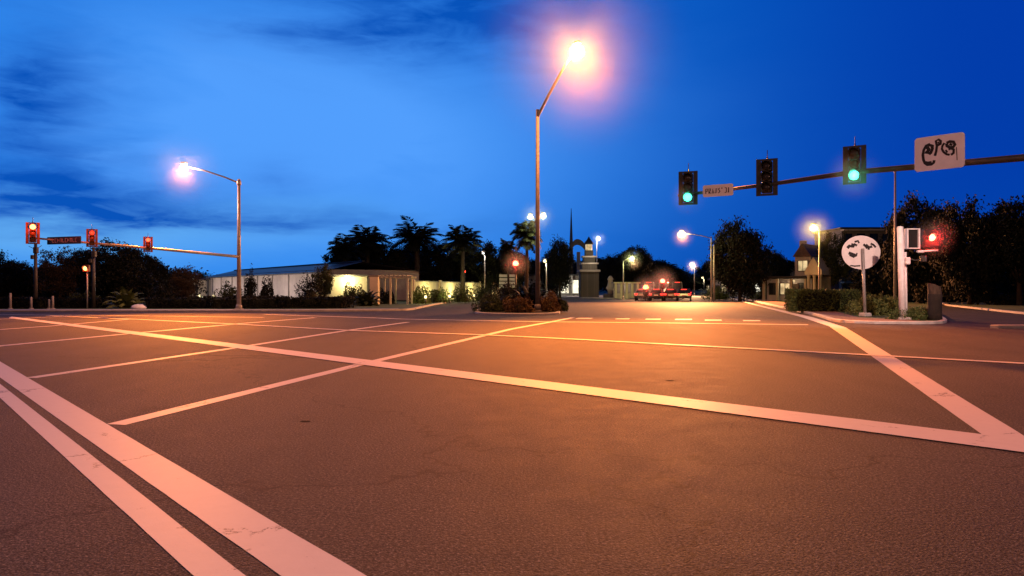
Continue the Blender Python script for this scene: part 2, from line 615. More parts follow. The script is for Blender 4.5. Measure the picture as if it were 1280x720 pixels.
# ------------------------------------------------------------------ sky
def build_sky():
    w = bpy.data.worlds.new('World')
    sc.world = w
    w.use_nodes = True
    N, L = w.node_tree.nodes, w.node_tree.links
    N.clear()
    out = N.new('ShaderNodeOutputWorld')
    tc = N.new('ShaderNodeTexCoord')
    sep = N.new('ShaderNodeSeparateXYZ')
    L.new(tc.outputs['Generated'], sep.inputs[0])

    def m(op, a, b=None, c=None):
        q = N.new('ShaderNodeMath')
        q.operation = op
        for i, v in enumerate((a, b, c)):
            if v is None:
                continue
            if isinstance(v, (int, float)):
                q.inputs[i].default_value = v
            else:
                L.new(v, q.inputs[i])
        return q.outputs[0]

    def mapr(v, a, b, lo, hi, smooth=True):
        q = N.new('ShaderNodeMapRange')
        q.interpolation_type = 'SMOOTHSTEP' if smooth else 'LINEAR'
        for i, u in enumerate((a, b, lo, hi)):
            q.inputs[i + 1].default_value = u
        L.new(v, q.inputs[0])
        return q.outputs[0]

    az = m('ARCTAN2', sep.outputs['X'], sep.outputs['Y'])
    el = m('ARCSINE', sep.outputs['Z'])
    # wind-blown distortion so that the cloud edges are ragged
    mp = N.new('ShaderNodeMapping')
    mp.inputs['Scale'].default_value = (2.2, 2.2, 9.0)
    mp.inputs['Location'].default_value = (3.1, 1.7, .4)
    L.new(tc.outputs['Generated'], mp.inputs['Vector'])
    nz = N.new('ShaderNodeTexNoise')
    nz.inputs['Scale'].default_value = 1.6
    nz.inputs['Detail'].default_value = 6
    nz.inputs['Roughness'].default_value = .55
    nz.inputs['Distortion'].default_value = .4
    L.new(mp.outputs['Vector'], nz.inputs['Vector'])
    n = nz.outputs['Fac']
    nd = m('SUBTRACT', n, .5)
    azd = m('ADD', az, m('MULTIPLY', nd, .22))
    eld = m('ADD', el, m('MULTIPLY', nd, .10))

    def ang(x, y):
        dx, dz = x - CX, CY - y
        return math.atan2(dx, F), math.atan2(dz, math.hypot(F, dx))

    def blob(x, y, sx, sy, amp, ragged=True):
        a, e = ang(x, y)
        u = m('DIVIDE', m('SUBTRACT', azd if ragged else az, a), sx / F)
        v = m('DIVIDE', m('SUBTRACT', eld if ragged else el, e), sy / F)
        d = m('ADD', m('MULTIPLY', u, u), m('MULTIPLY', v, v))
        return m('MULTIPLY', m('EXPONENT', m('MULTIPLY', d, -1.0)), amp)

    def mix(f, a, b):
        q = N.new('ShaderNodeMix')
        q.data_type = 'RGBA'
        q.clamp_factor = True
        L.new(f, q.inputs['Factor'])
        for nme, v in (('A', a), ('B', b)):
            if isinstance(v, tuple):
                q.inputs[nme].default_value = (*v, 1)
            else:
                L.new(v, q.inputs[nme])
        return q.outputs['Result']

    c = mix(mapr(az, -.35, .62, 0, 1), (.003, .20, .80), (.0005, .045, .40))
    # slightly darker close to the horizon on the right
    c = mix(m('MULTIPLY', mapr(el, .0, .17, 1, 0), mapr(az, -.1, .5, 0, .75)), c, (.0005, .062, .40))
    # large pale veil of high cloud on the left
    v = m('ADD', blob(310, 150, 290, 165, 1.1), blob(540, 190, 260, 110, .4))
    v = m('MULTIPLY', v, mapr(n, .25, .7, .72, 1.1))
    c = mix(v, c, (.085, .345, .98))
    # pale gap low on the left
    v = m('ADD', blob(40, 300, 190, 34, .8), blob(260, 275, 260, 26, .5))
    c = mix(v, c, (.13, .44, .92))
    # dark cloud banks
    dk = m('ADD', blob(30, 240, 170, 30, 1.15), blob(40, 115, 70, 55, .5))
    dk = m('ADD', dk, m('ADD', blob(352, 225, 32, 22, .30), blob(330, 277, 240, 11, .6)))
    dk = m('ADD', dk, m('ADD', blob(610, 5, 260, 60, .9), blob(120, 186, 90, 9, .25)))
    dk = m('ADD', dk, m('ADD', blob(30, 90, 60, 110, .45), blob(430, 30, 260, 26, .28)))
    n2 = N.new('ShaderNodeTexNoise')
    n2.inputs['Scale'].default_value = 5.5
    n2.inputs['Detail'].default_value = 7
    n2.inputs['Roughness'].default_value = .6
    n2.inputs['Distortion'].default_value = .6
    L.new(mp.outputs['Vector'], n2.inputs['Vector'])
    dk = m('MULTIPLY', dk, mapr(n, .3, .65, .5, 1.2))
    dk = m('MULTIPLY', dk, mapr(n2.outputs['Fac'], .3, .7, .7, 1.2))
    c = mix(dk, c, (.002, .085, .49))
    # darker overhead and behind
    f = m('MULTIPLY', mapr(el, .42, .95, 1, 0), mapr(sep.outputs['Y'], -.1, .6, 0, 1))
    c = mix(f, (.004, .016, .06), c)
    bg = N.new('ShaderNodeBackground')
    L.new(c, bg.inputs['Color'])
    bg.inputs['Strength'].default_value = 1.0
    sk = N.new('ShaderNodeTexSky')
    sk.sky_type = 'NISHITA'
    sk.sun_disc = False
    sk.sun_elevation = R(-5)
    sk.sun_rotation = R(-25)
    sk.ozone_density = 6
    bg2 = N.new('ShaderNodeBackground')
    bg2.inputs['Strength'].default_value = .08
    L.new(sk.outputs['Color'], bg2.inputs['Color'])
    ad = N.new('ShaderNodeAddShader')
    L.new(bg.outputs[0], ad.inputs[0])
    L.new(bg2.outputs[0], ad.inputs[1])
    L.new(ad.outputs[0], out.inputs['Surface'])


build_sky()
sd = bpy.data.lights.new('sun', 'SUN')
sd.energy, sd.angle, sd.color = 0.03, R(20), (.6, .75, 1)
so = bpy.data.objects.new('sun', sd)
col.objects.link(so)
so.rotation_euler = (R(60), 0, R(205))

# ------------------------------------------------------------------ ground, roads, kerbs
struct('ground', MB().sheet([(-3000, -600), (3000, -600), (3000, 4000), (-3000, 4000)], -0.012), M['soil'])
struct('road', MB().sheet([(-110, -40), (110, -40), (150, 230), (-110, 230)], 0.0), M['asphalt'])


def smooth_poly(pts, it=2):
    pts = [Vector((p[0], p[1])) for p in pts]
    for _ in range(it):
        q = []
        for i in range(len(pts)):
            a, b = pts[i], pts[(i + 1) % len(pts)]
            l = (b - a).length
            t = min(.25, 1.2 / max(l, 1e-6))
            q += [a.lerp(b, t), a.lerp(b, 1 - t)]
        pts = q
    return [(p.x, p.y) for p in pts]


def inset(poly, d):
    n = len(poly)
    area = sum(poly[i][0] * poly[(i + 1) % n][1] - poly[(i + 1) % n][0] * poly[i][1] for i in range(n))
    sg = 1 if area > 0 else -1
    out = []
    for i in range(n):
        p0, p1, p2 = (Vector(poly[j % n]) for j in (i - 1, i, i + 1))
        a, b = (p1 - p0), (p2 - p1)
        na = Vector((-a.y, a.x)).normalized() * sg
        nb = Vector((-b.y, b.x)).normalized() * sg
        v = na + nb
        v = v / max(v.length_squared * .5, .3) if v.length > 1e-6 else na
        out.append(tuple(p1 + v * d))
    return out


def raised(poly, top_name, top_mat, kw=0.22, h=0.13):
    poly = smooth_poly(poly)
    inn = inset(poly, kw)
    n = len(poly)
    b = MB()
    bi = inset(poly, .03)
    ring = [(p, 0) for p in poly], [(p, h - .03) for p in poly], [(p, h) for p in bi], [(p, h) for p in inn], [(p, h - .05) for p in inn]
    vs = [(p[0], p[1], z) for r_ in ring for p, z in r_]
    fs = []
    for k in range(4):
        for i in range(n):
            j = (i + 1) % n
            fs.append((k * n + i, k * n + j, (k + 1) * n + j, (k + 1) * n + i))
    b.add(vs, fs)
    struct('kerb', b, M['concrete'])
    struct(top_name, MB().sheet(inn, h - .02), top_mat)
    return poly


raised([(-105, 48), (-40, 47.6), (-14, 48.2), (-7.2, 50.2), (-7.2, 68), (-6.2, 96), (-6, 226), (-105, 226)], 'verge', M['grass'])
raised([(-2.3, 43.4), (.5, 41.2), (3.0, 43.0), (3.2, 52), (1.6, 60), (-1.6, 60), (-2.5, 50)], 'median', M['soil'])
raised([(-3, 133), (7.3, 130), (12.5, 110), (17.2, 104), (19.5, 130), (40, 226), (-3, 226)], 'plaza', M['concrete'])
raised([(14.7, 32.6), (18.6, 31.4), (20.4, 33.6), (28, 48), (34, 58), (38.6, 66), (92, 165), (105, 226), (66, 226), (47.2, 160), (25.2, 72), (17.0, 39.8)], 'verge', M['grass'])
raised([(30.5, 42.3), (38.9, 64.5), (92.6, 163), (106, 222), (148, 222), (105, 30), (46, 35)], 'lawn', M['grass'])
raised([(18.8, 28.3), (27, 27.6), (27, 28.9), (19.4, 29.2)], 'traffic_island', M['concrete'])
# brick path along the right kerb
struct('path', MB().sheet([(15.2, 33.2), (18.2, 32.1), (18.6, 34), (17.6, 36.5), (21, 47), (28, 74), (50, 162), (47.7, 162), (25.6, 73), (17.4, 40.2)], .115), M['pavers'])
struct('path', MB().sheet([(-40, 48.2), (-14, 48.8), (-9.5, 49.9), (-8, 50.9), (-8.2, 52), (-14, 50.6), (-40, 50)], .115), M['concrete'])


# painted markings -----------------------------------------------------------
def quad_line(pa, pb, z, m, n=None):
    """a painted stripe between two traced edges of equal point count"""
    a = [G(*p) if len(p) == 2 and p[1] > 362 else Vector(p) for p in pa]
    b = [G(*p) if len(p) == 2 and p[1] > 362 else Vector(p) for p in pb]
    vs, fs = [], []
    rr = random.Random(len(vs) + int(pa[0][0] * 7))
    for i in range(len(a) - 1):
        k0 = 0 if i == 0 else 1
        steps = max(2, int((a[i + 1] - a[i]).length / .5))
        for k in range(k0, steps + 1):
            t = k / steps
            p, q = a[i].lerp(a[i + 1], t), b[i].lerp(b[i + 1], t)
            w = (q - p).normalized() * .004
            vs += [p + w * rr.uniform(-1, 1), q + w * rr.uniform(-1, 1)]
    for i in range(len(vs) // 2 - 1):
        fs.append((2 * i, 2 * i + 1, 2 * i + 3, 2 * i + 2))
    return struct('road_marking', MB().add([(v.x, v.y, z) for v in vs], fs), m)


def fit(pts, m):
    '''first m traced points pulled onto one straight line on the ground'''
    g = [G(*p) for p in pts]
    h = g[:m]
    c = sum(h, Vector()) / m
    sxx = sum((p.x - c.x) ** 2 for p in h)
    syy = sum((p.y - c.y) ** 2 for p in h)
    sxy = sum((p.x - c.x) * (p.y - c.y) for p in h)
    a = .5 * math.atan2(2 * sxy, sxx - syy)
    d = Vector((math.cos(a), math.sin(a), 0))
    return [c + d * (p - c).dot(d) for p in h] + g[m:]


def centre_line(pts, w, z, m):
    c = [G(*p) for p in pts]
    a, b = [], []
    for i, p in enumerate(c):
        d = (c[min(i + 1, len(c) - 1)] - c[max(0, i - 1)]).normalized()
        nrm = Vector((-d.y, d.x, 0))
        a.append(p + nrm * w / 2)
        b.append(p - nrm * w / 2)
    vs, fs = [], []
    rr = random.Random(int(pts[0][0] * 3 + 5))
    for i in range(len(c) - 1):
        steps = max(2, int((c[i + 1] - c[i]).length / .6))
        for k in range(0 if i == 0 else 1, steps + 1):
            t = k / steps
            p, q = a[i].lerp(a[i + 1], t), b[i].lerp(b[i + 1], t)
            u = (q - p).normalized() * .004
            vs += [p + u * rr.uniform(-1, 1), q + u * rr.uniform(-1, 1)]
    for i in range(len(vs) // 2 - 1):
        fs.append((2 * i, 2 * i + 1, 2 * i + 3, 2 * i + 2))
    return struct('road_marking', MB().add([(v.x, v.y, z) for v in vs], fs), m)


# the double line lower left (continues past the frame on both ends)
def ext(p, q, t):
    a, b = G(*p), G(*q)
    return a.lerp(b, t)


def stripe(e1, e2, t0, t1, z, m):
    pa = [ext(*e1, t0), ext(*e1, t1)]
    pb = [ext(*e2, t0), ext(*e2, t1)]
    return quad_line(pa, pb, z, m)


stripe(((0, 452), (457, 720)), ((0, 472), (350, 720)), -1.0, 1.5, .004, M['paint'])
stripe(((0, 480), (307, 720)), ((0, 497.5), (242, 720)), -1.0, 1.6, .004, M['paint'])
# broad line across the foreground
quad_line(fit([(12, 396), (75, 403.8), (300, 428.5), (460, 449), (640, 470.8), (840, 498), (1040, 523.5), (1235, 545.5), (1300, 556)], 9),
          fit([(12, 397.6), (75, 406.6), (300, 435.4), (460, 457.5), (640, 481.5), (840, 509), (1040, 536), (1235, 558), (1300, 570)], 9), .012, M['paint'])
# right edge line
quad_line(fit([(1300, 563), (1282, 548), (1125, 446), (1055, 409.5), (1018, 397.2), (944, 380.3), (902.6, 369), (884, 364.5)], 4),
          fit([(1250, 560), (1226, 544), (1088, 443), (1036, 408), (1000, 396), (936, 379.6), (899, 368.8), (882.5, 364.5)], 4), .008, M['paint'])
# thinner cross lines
centre_line([(60, 394.8), (160, 399), (295, 405.5), (439, 413.5), (605, 419), (700, 423.5), (1090, 444.5), (1280, 455), (1420, 463)], .30, .016, M['paint_thin'])
centre_line([(145, 531), (445, 457), (640, 411.2), (690, 402.2), (716, 397)], .26, .004, M['paint_thin'])
centre_line([(38, 472.5), (300, 434), (435, 413), (510, 402.8)], .24, .0045, M['paint_thin'])
centre_line([(-60, 440.5), (0, 432.5), (150, 418.2), (293, 405.2), (394, 397)], .27, .004, M['paint_thin'])
centre_line([(-60, 415), (0, 412), (67, 407.3), (160, 399.2)], .26, .0044, M['paint_thin'])
centre_line([(-60, 402), (0, 399), (82, 395.4)], .26, .004, M['paint_thin'])
centre_line([(-60, 393), (140, 394.3), (330, 396.8)], .26, .004, M['paint_thin'])
centre_line([(330, 393), (462, 397.2), (500, 398.8), (676, 402.2), (800, 403.4), (1010, 406)], .34, .006, M['paint_thin'])
for x0, x1, y in ((718, 737, 398), (767, 784, 398.6), (804, 823, 399), (841, 862, 399.3), (878, 899, 400.2), (926, 947, 400.8)):
    a, b = G(x0, y), G(x1, y)
    struct('road_marking', MB().add([(a.x, a.y - .45, .004), (b.x, b.y - .45, .004), (b.x + .25, b.y + .5, .004), (a.x + .25, a.y + .5, .004)], [(0, 1, 2, 3)]), M['paint_thin'])
# small tar patches
for x, y, s in ((381, 527, .05), (838, 476, .06)):
    g = G(x, y)
    pts = []
    for k in range(14):
        q = 2 * PI * k / 14
        rr = s * rnd.uniform(.6, 1.25)
        pts.append((g.x + 1.6 * rr * math.cos(q), g.y + rr * math.sin(q)))
    struct('road_patch', MB().sheet(pts, .004), M['tar'])

# ------------------------------------------------------------------ vegetation kit
def add_leaf(vs, fs, p, s, rr, up=.0):
    n = Vector((rr.gauss(0, 1), rr.gauss(0, 1), rr.gauss(0, 1) + up))
    if n.length < 1e-4:
        n = Vector((0, 0, 1))
    n.normalize()
    a = n.orthogonal().normalized()
    a = Matrix.Rotation(rr.uniform(0, 2 * PI), 3, n) @ a
    b = n.cross(a)
    o = len(vs)
    l, w = s * rr.uniform(.7, 1.3), s * rr.uniform(.35, .6)
    vs += [p - a * l * .5, p + b * w * .5, p + a * l * .5 + n * s * .12, p - b * w * .5]
    fs.append((o, o + 1, o + 2, o + 3))


def make_tree(seed, shape, leafm, n_clump=46, per=110, leaf=.34):
    """unit tree about 8 m tall, 7 m wide; thing > trunk, crown"""
    rr = random.Random(seed)
    vs, fs = [], []
    cl = []
    for i in range(n_clump):
        for _ in range(40):
            p = Vector((rr.uniform(-1, 1), rr.uniform(-1, 1), rr.uniform(-1, 1)))
            if .25 < p.length < 1:
                break
        lump = 1 + .28 * mn.noise(p * 1.7 + Vector((seed * 3.1, 0, 0)))
        if shape == 'broad':
            q = Vector((p.x * 3.3 * lump, p.y * 3.3 * lump, 4.7 + p.z * 2.9 * lump))
        elif shape == 'tall':
            q = Vector((p.x * 2.3 * lump, p.y * 2.3 * lump, 4.6 + p.z * 3.3 * lump))
        else:
            q = Vector((p.x * 3.8 * lump, p.y * 3.8 * lump, 3.9 + p.z * 3.3 * lump))
        cl.append(q)
        r0 = rr.uniform(.55, 1.05)
        for _ in range(per):
            d = Vector((rr.gauss(0, .5), rr.gauss(0, .5), rr.gauss(0, .42))) * r0
            add_leaf(vs, fs, q + d, leaf, rr)
    t = bpy.data.objects.new('tree', None)
    col.objects.link(t)
    b = MB()
    b.tube([(0, 0, -.1), (.05, .03, 1.2), (-.06, .05, 2.6), (.04, -.03, 4.2), (0, 0, 5.6)], [.30, .22, .18, .12, .04], 9)
    for q in rr.sample(cl, 12):
        z0 = rr.uniform(1.6, 3.6)
        s0 = Vector((0, 0, z0))
        md = s0.lerp(q, .5) + Vector((0, 0, -.25))
        b.tube([s0, md, q], [.10, .06, .02], 6)
    b.build('trunk', M['bark'], t)
    c = MB()
    c.v, c.f, c.sm = [tuple(v) for v in vs], fs, [False] * len(fs)
    c.build('crown', leafm, t)
    return t


def frond(vs, fs, base, az, elev, length, rr, leaflet=.55, droop=1.2):
    pts = []
    d = Vector((math.cos(az) * math.cos(elev), math.sin(az) * math.cos(elev), math.sin(elev)))
    p = base.copy()
    n = 9
    for i in range(n + 1):
        pts.append(p.copy())
        p += d * length / n
        d = (d + Vector((0, 0, -droop * .16 * (i + 1) / n * 2))).normalized()
    for i in range(n):
        a, b = pts[i], pts[i + 1]
        t = (b - a).normalized()
        side = t.cross(Vector((0, 0, 1)))
        side = side.normalized() if side.length > .05 else Vector((1, 0, 0))
        o = len(vs)
        vs += [a - side * .025, a + side * .025, b + side * .02, b - side * .02]
        fs.append((o, o + 1, o + 2, o + 3))
        for u in (.25, .75):
            c = a.lerp(b, u)
            k = (i + u) / n
            ll = leaflet * (math.sin(PI * min(1, .18 + .8 * k)) + .15)
            for sg in (-1, 1):
                dr = (side * sg + t * .7 + Vector((0, 0, -.45 + rr.uniform(-.2, .25)))).normalized()
                o = len(vs)
                vs += [c, c + dr * ll * .5 + t * .10, c + dr * ll, c + dr * ll * .5 - t * .10]
                fs.append((o, o + 1, o + 2, o + 3))


def make_palm(seed, leafm, h=7.0, nf=26, fl=2.6):
    rr = random.Random(seed)
    t = bpy.data.objects.new('palm_tree', None)
    col.objects.link(t)
    b = MB()
    lean = rr.uniform(-.3, .3)
    pts, rad = [], []
    for i in range(22):
        k = i / 21
        pts.append((lean * k * k, .1 * math.sin(k * 3), h * k - .1))
        rad.append((.24 - .09 * k) * (1.08 if i % 2 else .95))
    b.tube(pts, rad, 9)
    b.build('trunk', M['bark'], t)
    vs, fs = [], []
    top = Vector((lean, 0, h - .1))
    for i in range(nf):
        az = i * 2.399 + rr.uniform(-.2, .2)
        el = R(75) - (i / nf) * R(112) + rr.uniform(-.12, .12)
        frond(vs, fs, top, az, el, fl * rr.uniform(.8, 1.1), rr, .95, rr.uniform(.9, 1.5))
    c = MB()
    c.v, c.f, c.sm = [tuple(v) for v in vs], fs, [False] * len(fs)
    c.build('crown', leafm, t)
    return t


def hedge_mesh(name, label, cat, c, d, rz, leafm, n, leaf, seed, rounded=.0, group=None, core=True, wob=.12):
    """a hedge or bush: a woody core with leaves standing out of it"""
    rr = random.Random(seed)
    vs, fs = [], []
    mx = Matrix.Rotation(rz, 3, 'Z')
    for _ in range(n):
        while True:
            p = Vector((rr.uniform(-1, 1), rr.uniform(-1, 1), rr.uniform(0, 1)))
            if rounded:
                e = (abs(p.x) ** 2.4 + abs(p.y) ** 2.4 + (abs(p.z) ** 2.4))
                if .35 < e < 1.0:
                    break
            elif max(abs(p.x), abs(p.y) * 1.0, p.z) > .84:
                break
        fq = 1.1 if rounded else .7
        s = 1 + (wob * (5 if rounded else 2)) * mn.noise(Vector((p.x * d[0] * fq, p.y * d[1] * fq, p.z * d[2] * fq + seed)))
        q = Vector((p.x * d[0] / 2 * s, p.y * d[1] / 2 * s, p.z * d[2] * s))
        add_leaf(vs, fs, mx @ q, leaf, rr)
    t = thing(name, label, cat, c, 0, group)
    b = MB()
    b.v, b.f, b.sm = [tuple(v) for v in vs], fs, [False] * len(fs)
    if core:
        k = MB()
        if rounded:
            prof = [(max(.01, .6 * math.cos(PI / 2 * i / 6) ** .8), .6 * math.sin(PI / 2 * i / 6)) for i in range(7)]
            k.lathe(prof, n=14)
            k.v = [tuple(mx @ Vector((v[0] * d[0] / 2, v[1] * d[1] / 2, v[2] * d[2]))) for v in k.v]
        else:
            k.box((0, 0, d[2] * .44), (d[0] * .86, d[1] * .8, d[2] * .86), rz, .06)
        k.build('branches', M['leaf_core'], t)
    b.build('foliage', leafm, t)
    return t


def spiky(name, label, cat, loc, leafm, h, seed, n=30, group=None):
    rr = random.Random(seed)
    vs, fs = [], []
    for i in range(n):
        frond(vs, fs, Vector((rr.uniform(-.2, .2), rr.uniform(-.2, .2), 0)), i * 2.4, R(80) - i / n * R(60), h * rr.uniform(.8, 1.15), rr, h * .22, 1.1)
    t = thing(name, label, cat, loc, 0, group)
    b = MB()
    b.v, b.f, b.sm = [tuple(v) for v in vs], fs, [False] * len(fs)
    b.build('leaves', leafm, t)
    MB().tube([(0, 0, -.05), (0, 0, h * .3)], [.12, .06], 7).build('stem', M['bark'], t)
    return t


PROTO = {
    'broad': make_tree(11, 'broad', M['leaf_dark'], 90, 230, .31),
    'broad2': make_tree(23, 'broad', M['leaf_dark'], 96, 220, .31),
    'round': make_tree(35, 'round', M['leaf_dark'], 110, 230, .32),
    'tall': make_tree(47, 'tall', M['leaf_dark'], 80, 200, .29),
    'mid': make_tree(59, 'broad', M['leaf_mid'], 60, 190, .28),
    'brown': make_tree(61, 'tall', M['leaf_brown'], 50, 150, .27),
    'palm': make_palm(5, M['leaf_dark']),
    'palm2': make_palm(9, M['leaf_dark'], 7.0, 30, 2.3),
    'palm3': make_palm(15, M['leaf_dark'], 7.0, 28, 2.1),
}
NOM = {'broad': (7.8, 7.4), 'broad2': (7.8, 7.4), 'round': (7.4, 8.4), 'tall': (8.1, 5.4), 'mid': (7.8, 7.4), 'brown': (8.1, 5.4),
       'palm': (8.9, 5.0), 'palm2': (8.6, 4.6), 'palm3': (8.4, 4.3)}
USED = set()


def plant(kind, x, top, width, Y, label, group=None):
    o = PROTO[kind]
    if kind in USED:
        o = copy_tree(o)
    USED.add(kind)
    hN, wN = NOM[kind]
    z = H + (CY - top) / F * Y
    w = width / F * Y
    o.location = ((x - CX) / F * Y, Y, .1)
    o.rotation_euler = (0, 0, rnd.uniform(0, 6.28))
    sx = w / wN
    o.scale = (sx, sx, z / hN)
    cat = 'palm tree' if kind.startswith('palm') else 'tree'
    tag(o, label, cat, group)
    if 'label' in o:
        o['label'] = label
    if not group and 'group' in o:
        del o['group']
    return o


TG = 'dark trees along the horizon'
PG = 'palms in the dark garden'
for a in (
    ('round', 22, 331, 66, 66, 'low dark tree behind the white bollards at the far left edge', TG),
    ('brown', 75, 311, 52, 62, 'dark brownish tree below the blue street name sign', TG),
    ('round', 145, 305, 92, 64, 'broad dark tree under the middle one of the red signals at far left', TG),
    ('broad', 186, 322, 44, 70, 'narrow dark tree under the smallest red signal', TG),
    ('brown', 232, 334, 36, 62, 'thin brownish tree in front of the low pale building wing', TG),
    ('mid', 405, 331, 30, 62, 'slender tree before the right end of the long beige building', TG),
    ('round', 436, 304, 66, 104, 'dark tree behind the small cream flat roofed building', TG),
    ('broad2', 480, 304, 66, 100, 'dark tree between the two tallest garden palms', TG),
    ('broad', 548, 308, 74, 104, 'dark rounded tree right of the tallest garden palm', TG),
    ('round', 600, 304, 62, 108, 'dark round tree left of the red signal in the median', TG),
    ('tall', 700, 296, 34, 112, 'boxy dark tree just right of the tall lamp pole', TG),
    ('round', 765, 322, 44, 150, 'dark tree right of the stone monument', TG),
    ('broad', 796, 312, 52, 150, 'dark tree behind the greenish street lamp over the stopped cars', TG),
    ('round', 822, 328, 34, 170, 'small dark tree at the end of the centre treeline above the red lights', TG),
    ('broad2', 888, 326, 36, 245, 'small dark tree left of the big tree beside the road', TG),
    ('round', 925, 279, 76, 86, 'big dark dome-shaped tree on the right side of the road', TG),
    ('broad', 962, 315, 50, 110, 'dark tree between the big domed tree and the house', TG),
    ('mid', 1040, 290, 44, 84, 'tree with lit leaves behind the round sign', TG),
    ('round', 1150, 250, 92, 70, 'big dark tree behind the pedestrian signal post', TG),
    ('broad2', 1100, 300, 60, 82, 'low dark tree behind the gap between round sign and white post', TG),
    ('round', 1212, 256, 92, 64, 'big dark tree behind the broad sign on the signal arm', TG),
    ('broad', 1275, 258, 100, 62, 'big dark tree at the right edge of the picture', TG),
    ('round', -6, 318, 70, 70, 'tall dark tree cut by the left edge of the picture', TG),
    ('broad', 104, 316, 50, 72, 'dark tree between the brownish tree and the broad dark tree on the left', TG),
    ('broad2', 640, 312, 50, 110, 'dark tree behind the palm of the double headed lamp', TG),
    ('broad', 512, 306, 60, 112, 'dark tree directly behind the tallest palm', TG),
    ('round', 966, 318, 40, 100, 'dark leafy tree behind the left end of the beige house', TG),
    ('tall', 1030, 300, 30, 100, 'narrow tree behind the portico and the yellow green lamp', TG),
    ('broad', 747, 324, 42, 155, 'dark tree between the monument and the fountain in the centre background', TG),
    ('broad2', 779, 317, 46, 158, 'dark tree above the white kiosk', TG),
    ('round', 842, 337, 26, 215, 'tiny dark tree closing the far end of the road on the left', TG),
    ('tall', 905, 318, 36, 172, 'dark tree just left of the big domed tree beyond the utility pole', TG),
    ('round', 690, 318, 34, 126, 'dark tree over the lit shop windows beside the tall lamp pole', TG),
    ('palm', 430, 295, 56, 92, 'palm with thin crown, leftmost above the cream building', PG),
    ('palm2', 458, 286, 70, 96, 'palm with full crown above the lit cream wall', PG),
    ('palm', 521, 276, 84, 98, 'tallest palm above the pergola', PG),
    ('palm2', 578, 285, 62, 94, 'palm over the lit garden wall', PG),
    ('palm3', 636, 300, 30, 80, 'slim palm left of the double headed lamp', PG),
    ('palm3', 657, 277, 48, 66, 'palm with lit fronds beside the double headed lamp', PG),
):
    plant(*a)
far = [(-20, 336), (50, 338), (110, 340), (255, 343), (300, 345), (350, 345), (470, 335), (560, 332), (640, 322), (672, 326), (705, 327), (735, 326), (770, 325), (800, 322), (826, 332), (850, 343), (905, 338), (1000, 326), (1060, 318), (1120, 310), (1190, 300), (1250, 300), (1310, 300)]
for i, (x, y) in enumerate(far):
    plant(('round', 'broad', 'broad2')[i % 3], x, y, rnd.uniform(66, 92), 200, 'distant dark tree in the far row on the horizon', 'far trees on the horizon')

# hedges and bushes
HG = 'dark hedges along the left kerb'
for i, (x0, x1, top, Y, lab) in enumerate((
    (-20, 62, 374, 53, 'dark low hedge behind the white bollards'),
    (66, 132, 375, 54, 'dark low hedge between bollards and spiky shrub'),
    (186, 262, 374, 53.5, 'dark clipped hedge left of the mast with the lamp'),
    (264, 352, 373, 53, 'dark clipped hedge behind the mast with the lamp'),
    (354, 436, 373, 54, 'dark clipped hedge right of the mast with the lamp'),
)):
    a, b = (x0 - CX) / F * Y, (x1 - CX) / F * Y
    hedge_mesh('hedge', lab, 'hedge', ((a + b) / 2, Y, .1), (b - a, 1.5, H + (CY - top) / F * Y), 0, M['leaf_dark'], 3800, .17, 30 + i, 0, HG)
for i, (x, top, w, Y, mt, lab) in enumerate((
    (333, 355, 20, 58, 'leaf_dark', 'dark ball-shaped bush against the beige wall'),
    (287, 358, 30, 58, 'leaf_mid', 'leafy bush just left of the lamp mast against the wall'),
    (388, 349, 34, 60, 'leaf_dark', 'tall dark bush at the right end of the beige wall'),
    (440, 360, 26, 66, 'leaf_mid', 'bush in front of the lit cream wall'),
    (480, 366, 24, 68, 'leaf_dark', 'bush inside the pergola'),
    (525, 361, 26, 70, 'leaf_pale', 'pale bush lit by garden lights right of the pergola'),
    (548, 362, 28, 74, 'leaf_hedge', 'green bush before the lit garden wall'),
    (578, 360, 30, 78, 'leaf_hedge', 'wide green bush near the end of the garden wall'),
    (604, 358, 26, 84, 'leaf_mid', 'bush at the far end of the garden wall'),
    (108, 368, 34, 55, 'leaf_mid', 'grey green bush behind the left kerb'),
    (205, 360, 26, 58, 'leaf_dark', 'dark bush by the low pale wing'),
)):
    ww = w / F * Y
    hedge_mesh('bush', lab, 'bush', ((x - CX) / F * Y, Y, .1), (ww, ww * .9, H + (CY - top) / F * Y), 0, M[mt], 2200, .17, 60 + i, .5, 'bushes in the left garden')
Yd = 78
hedge_mesh('hedge', 'tall dark hedge behind the right hand lawn under the big trees', 'hedge', (P(1225, 0, Yd).x, Yd, .1), (300 / F * Yd, 3, 3.4), 0, M['leaf_dark'], 9000, .4, 301, 0)
hedge_mesh('hedge', 'tall dark hedge behind the palms and the lit garden wall', 'hedge', (P(540, 0, 124).x, 124, .1), (230 / F * 124, 3, 5.2), 0, M['leaf_dark'], 9000, .45, 302, 0)
hedge_mesh('hedge', 'tall dark hedge behind the trees at the far left', 'hedge', (P(90, 0, 84).x, 84, .1), (300 / F * 84, 3, 3.6), 0, M['leaf_dark'], 9000, .4, 303, 0)
# slim conifer
g = P(313, 360, 60)
hedge_mesh('conifer', 'slim columnar conifer against the beige wall', 'conifer', (g.x, 60, .1), (.9, .9, H + (CY - 341) / F * 60), 0, M['leaf_dark'], 2500, .16, 91, .6)
spiky('shrub', 'spiky shrub with pale arching leaves behind the left kerb', 'shrub', (P(158, 0, 54).x, 54, .1), M['leaf_pale'], 1.7, 3)
spiky('shrub', 'spiky palmetto beside the pale post of the pergola', 'shrub', (P(457, 0, 60).x, 60, .1), M['leaf_mid'], 1.6, 4)
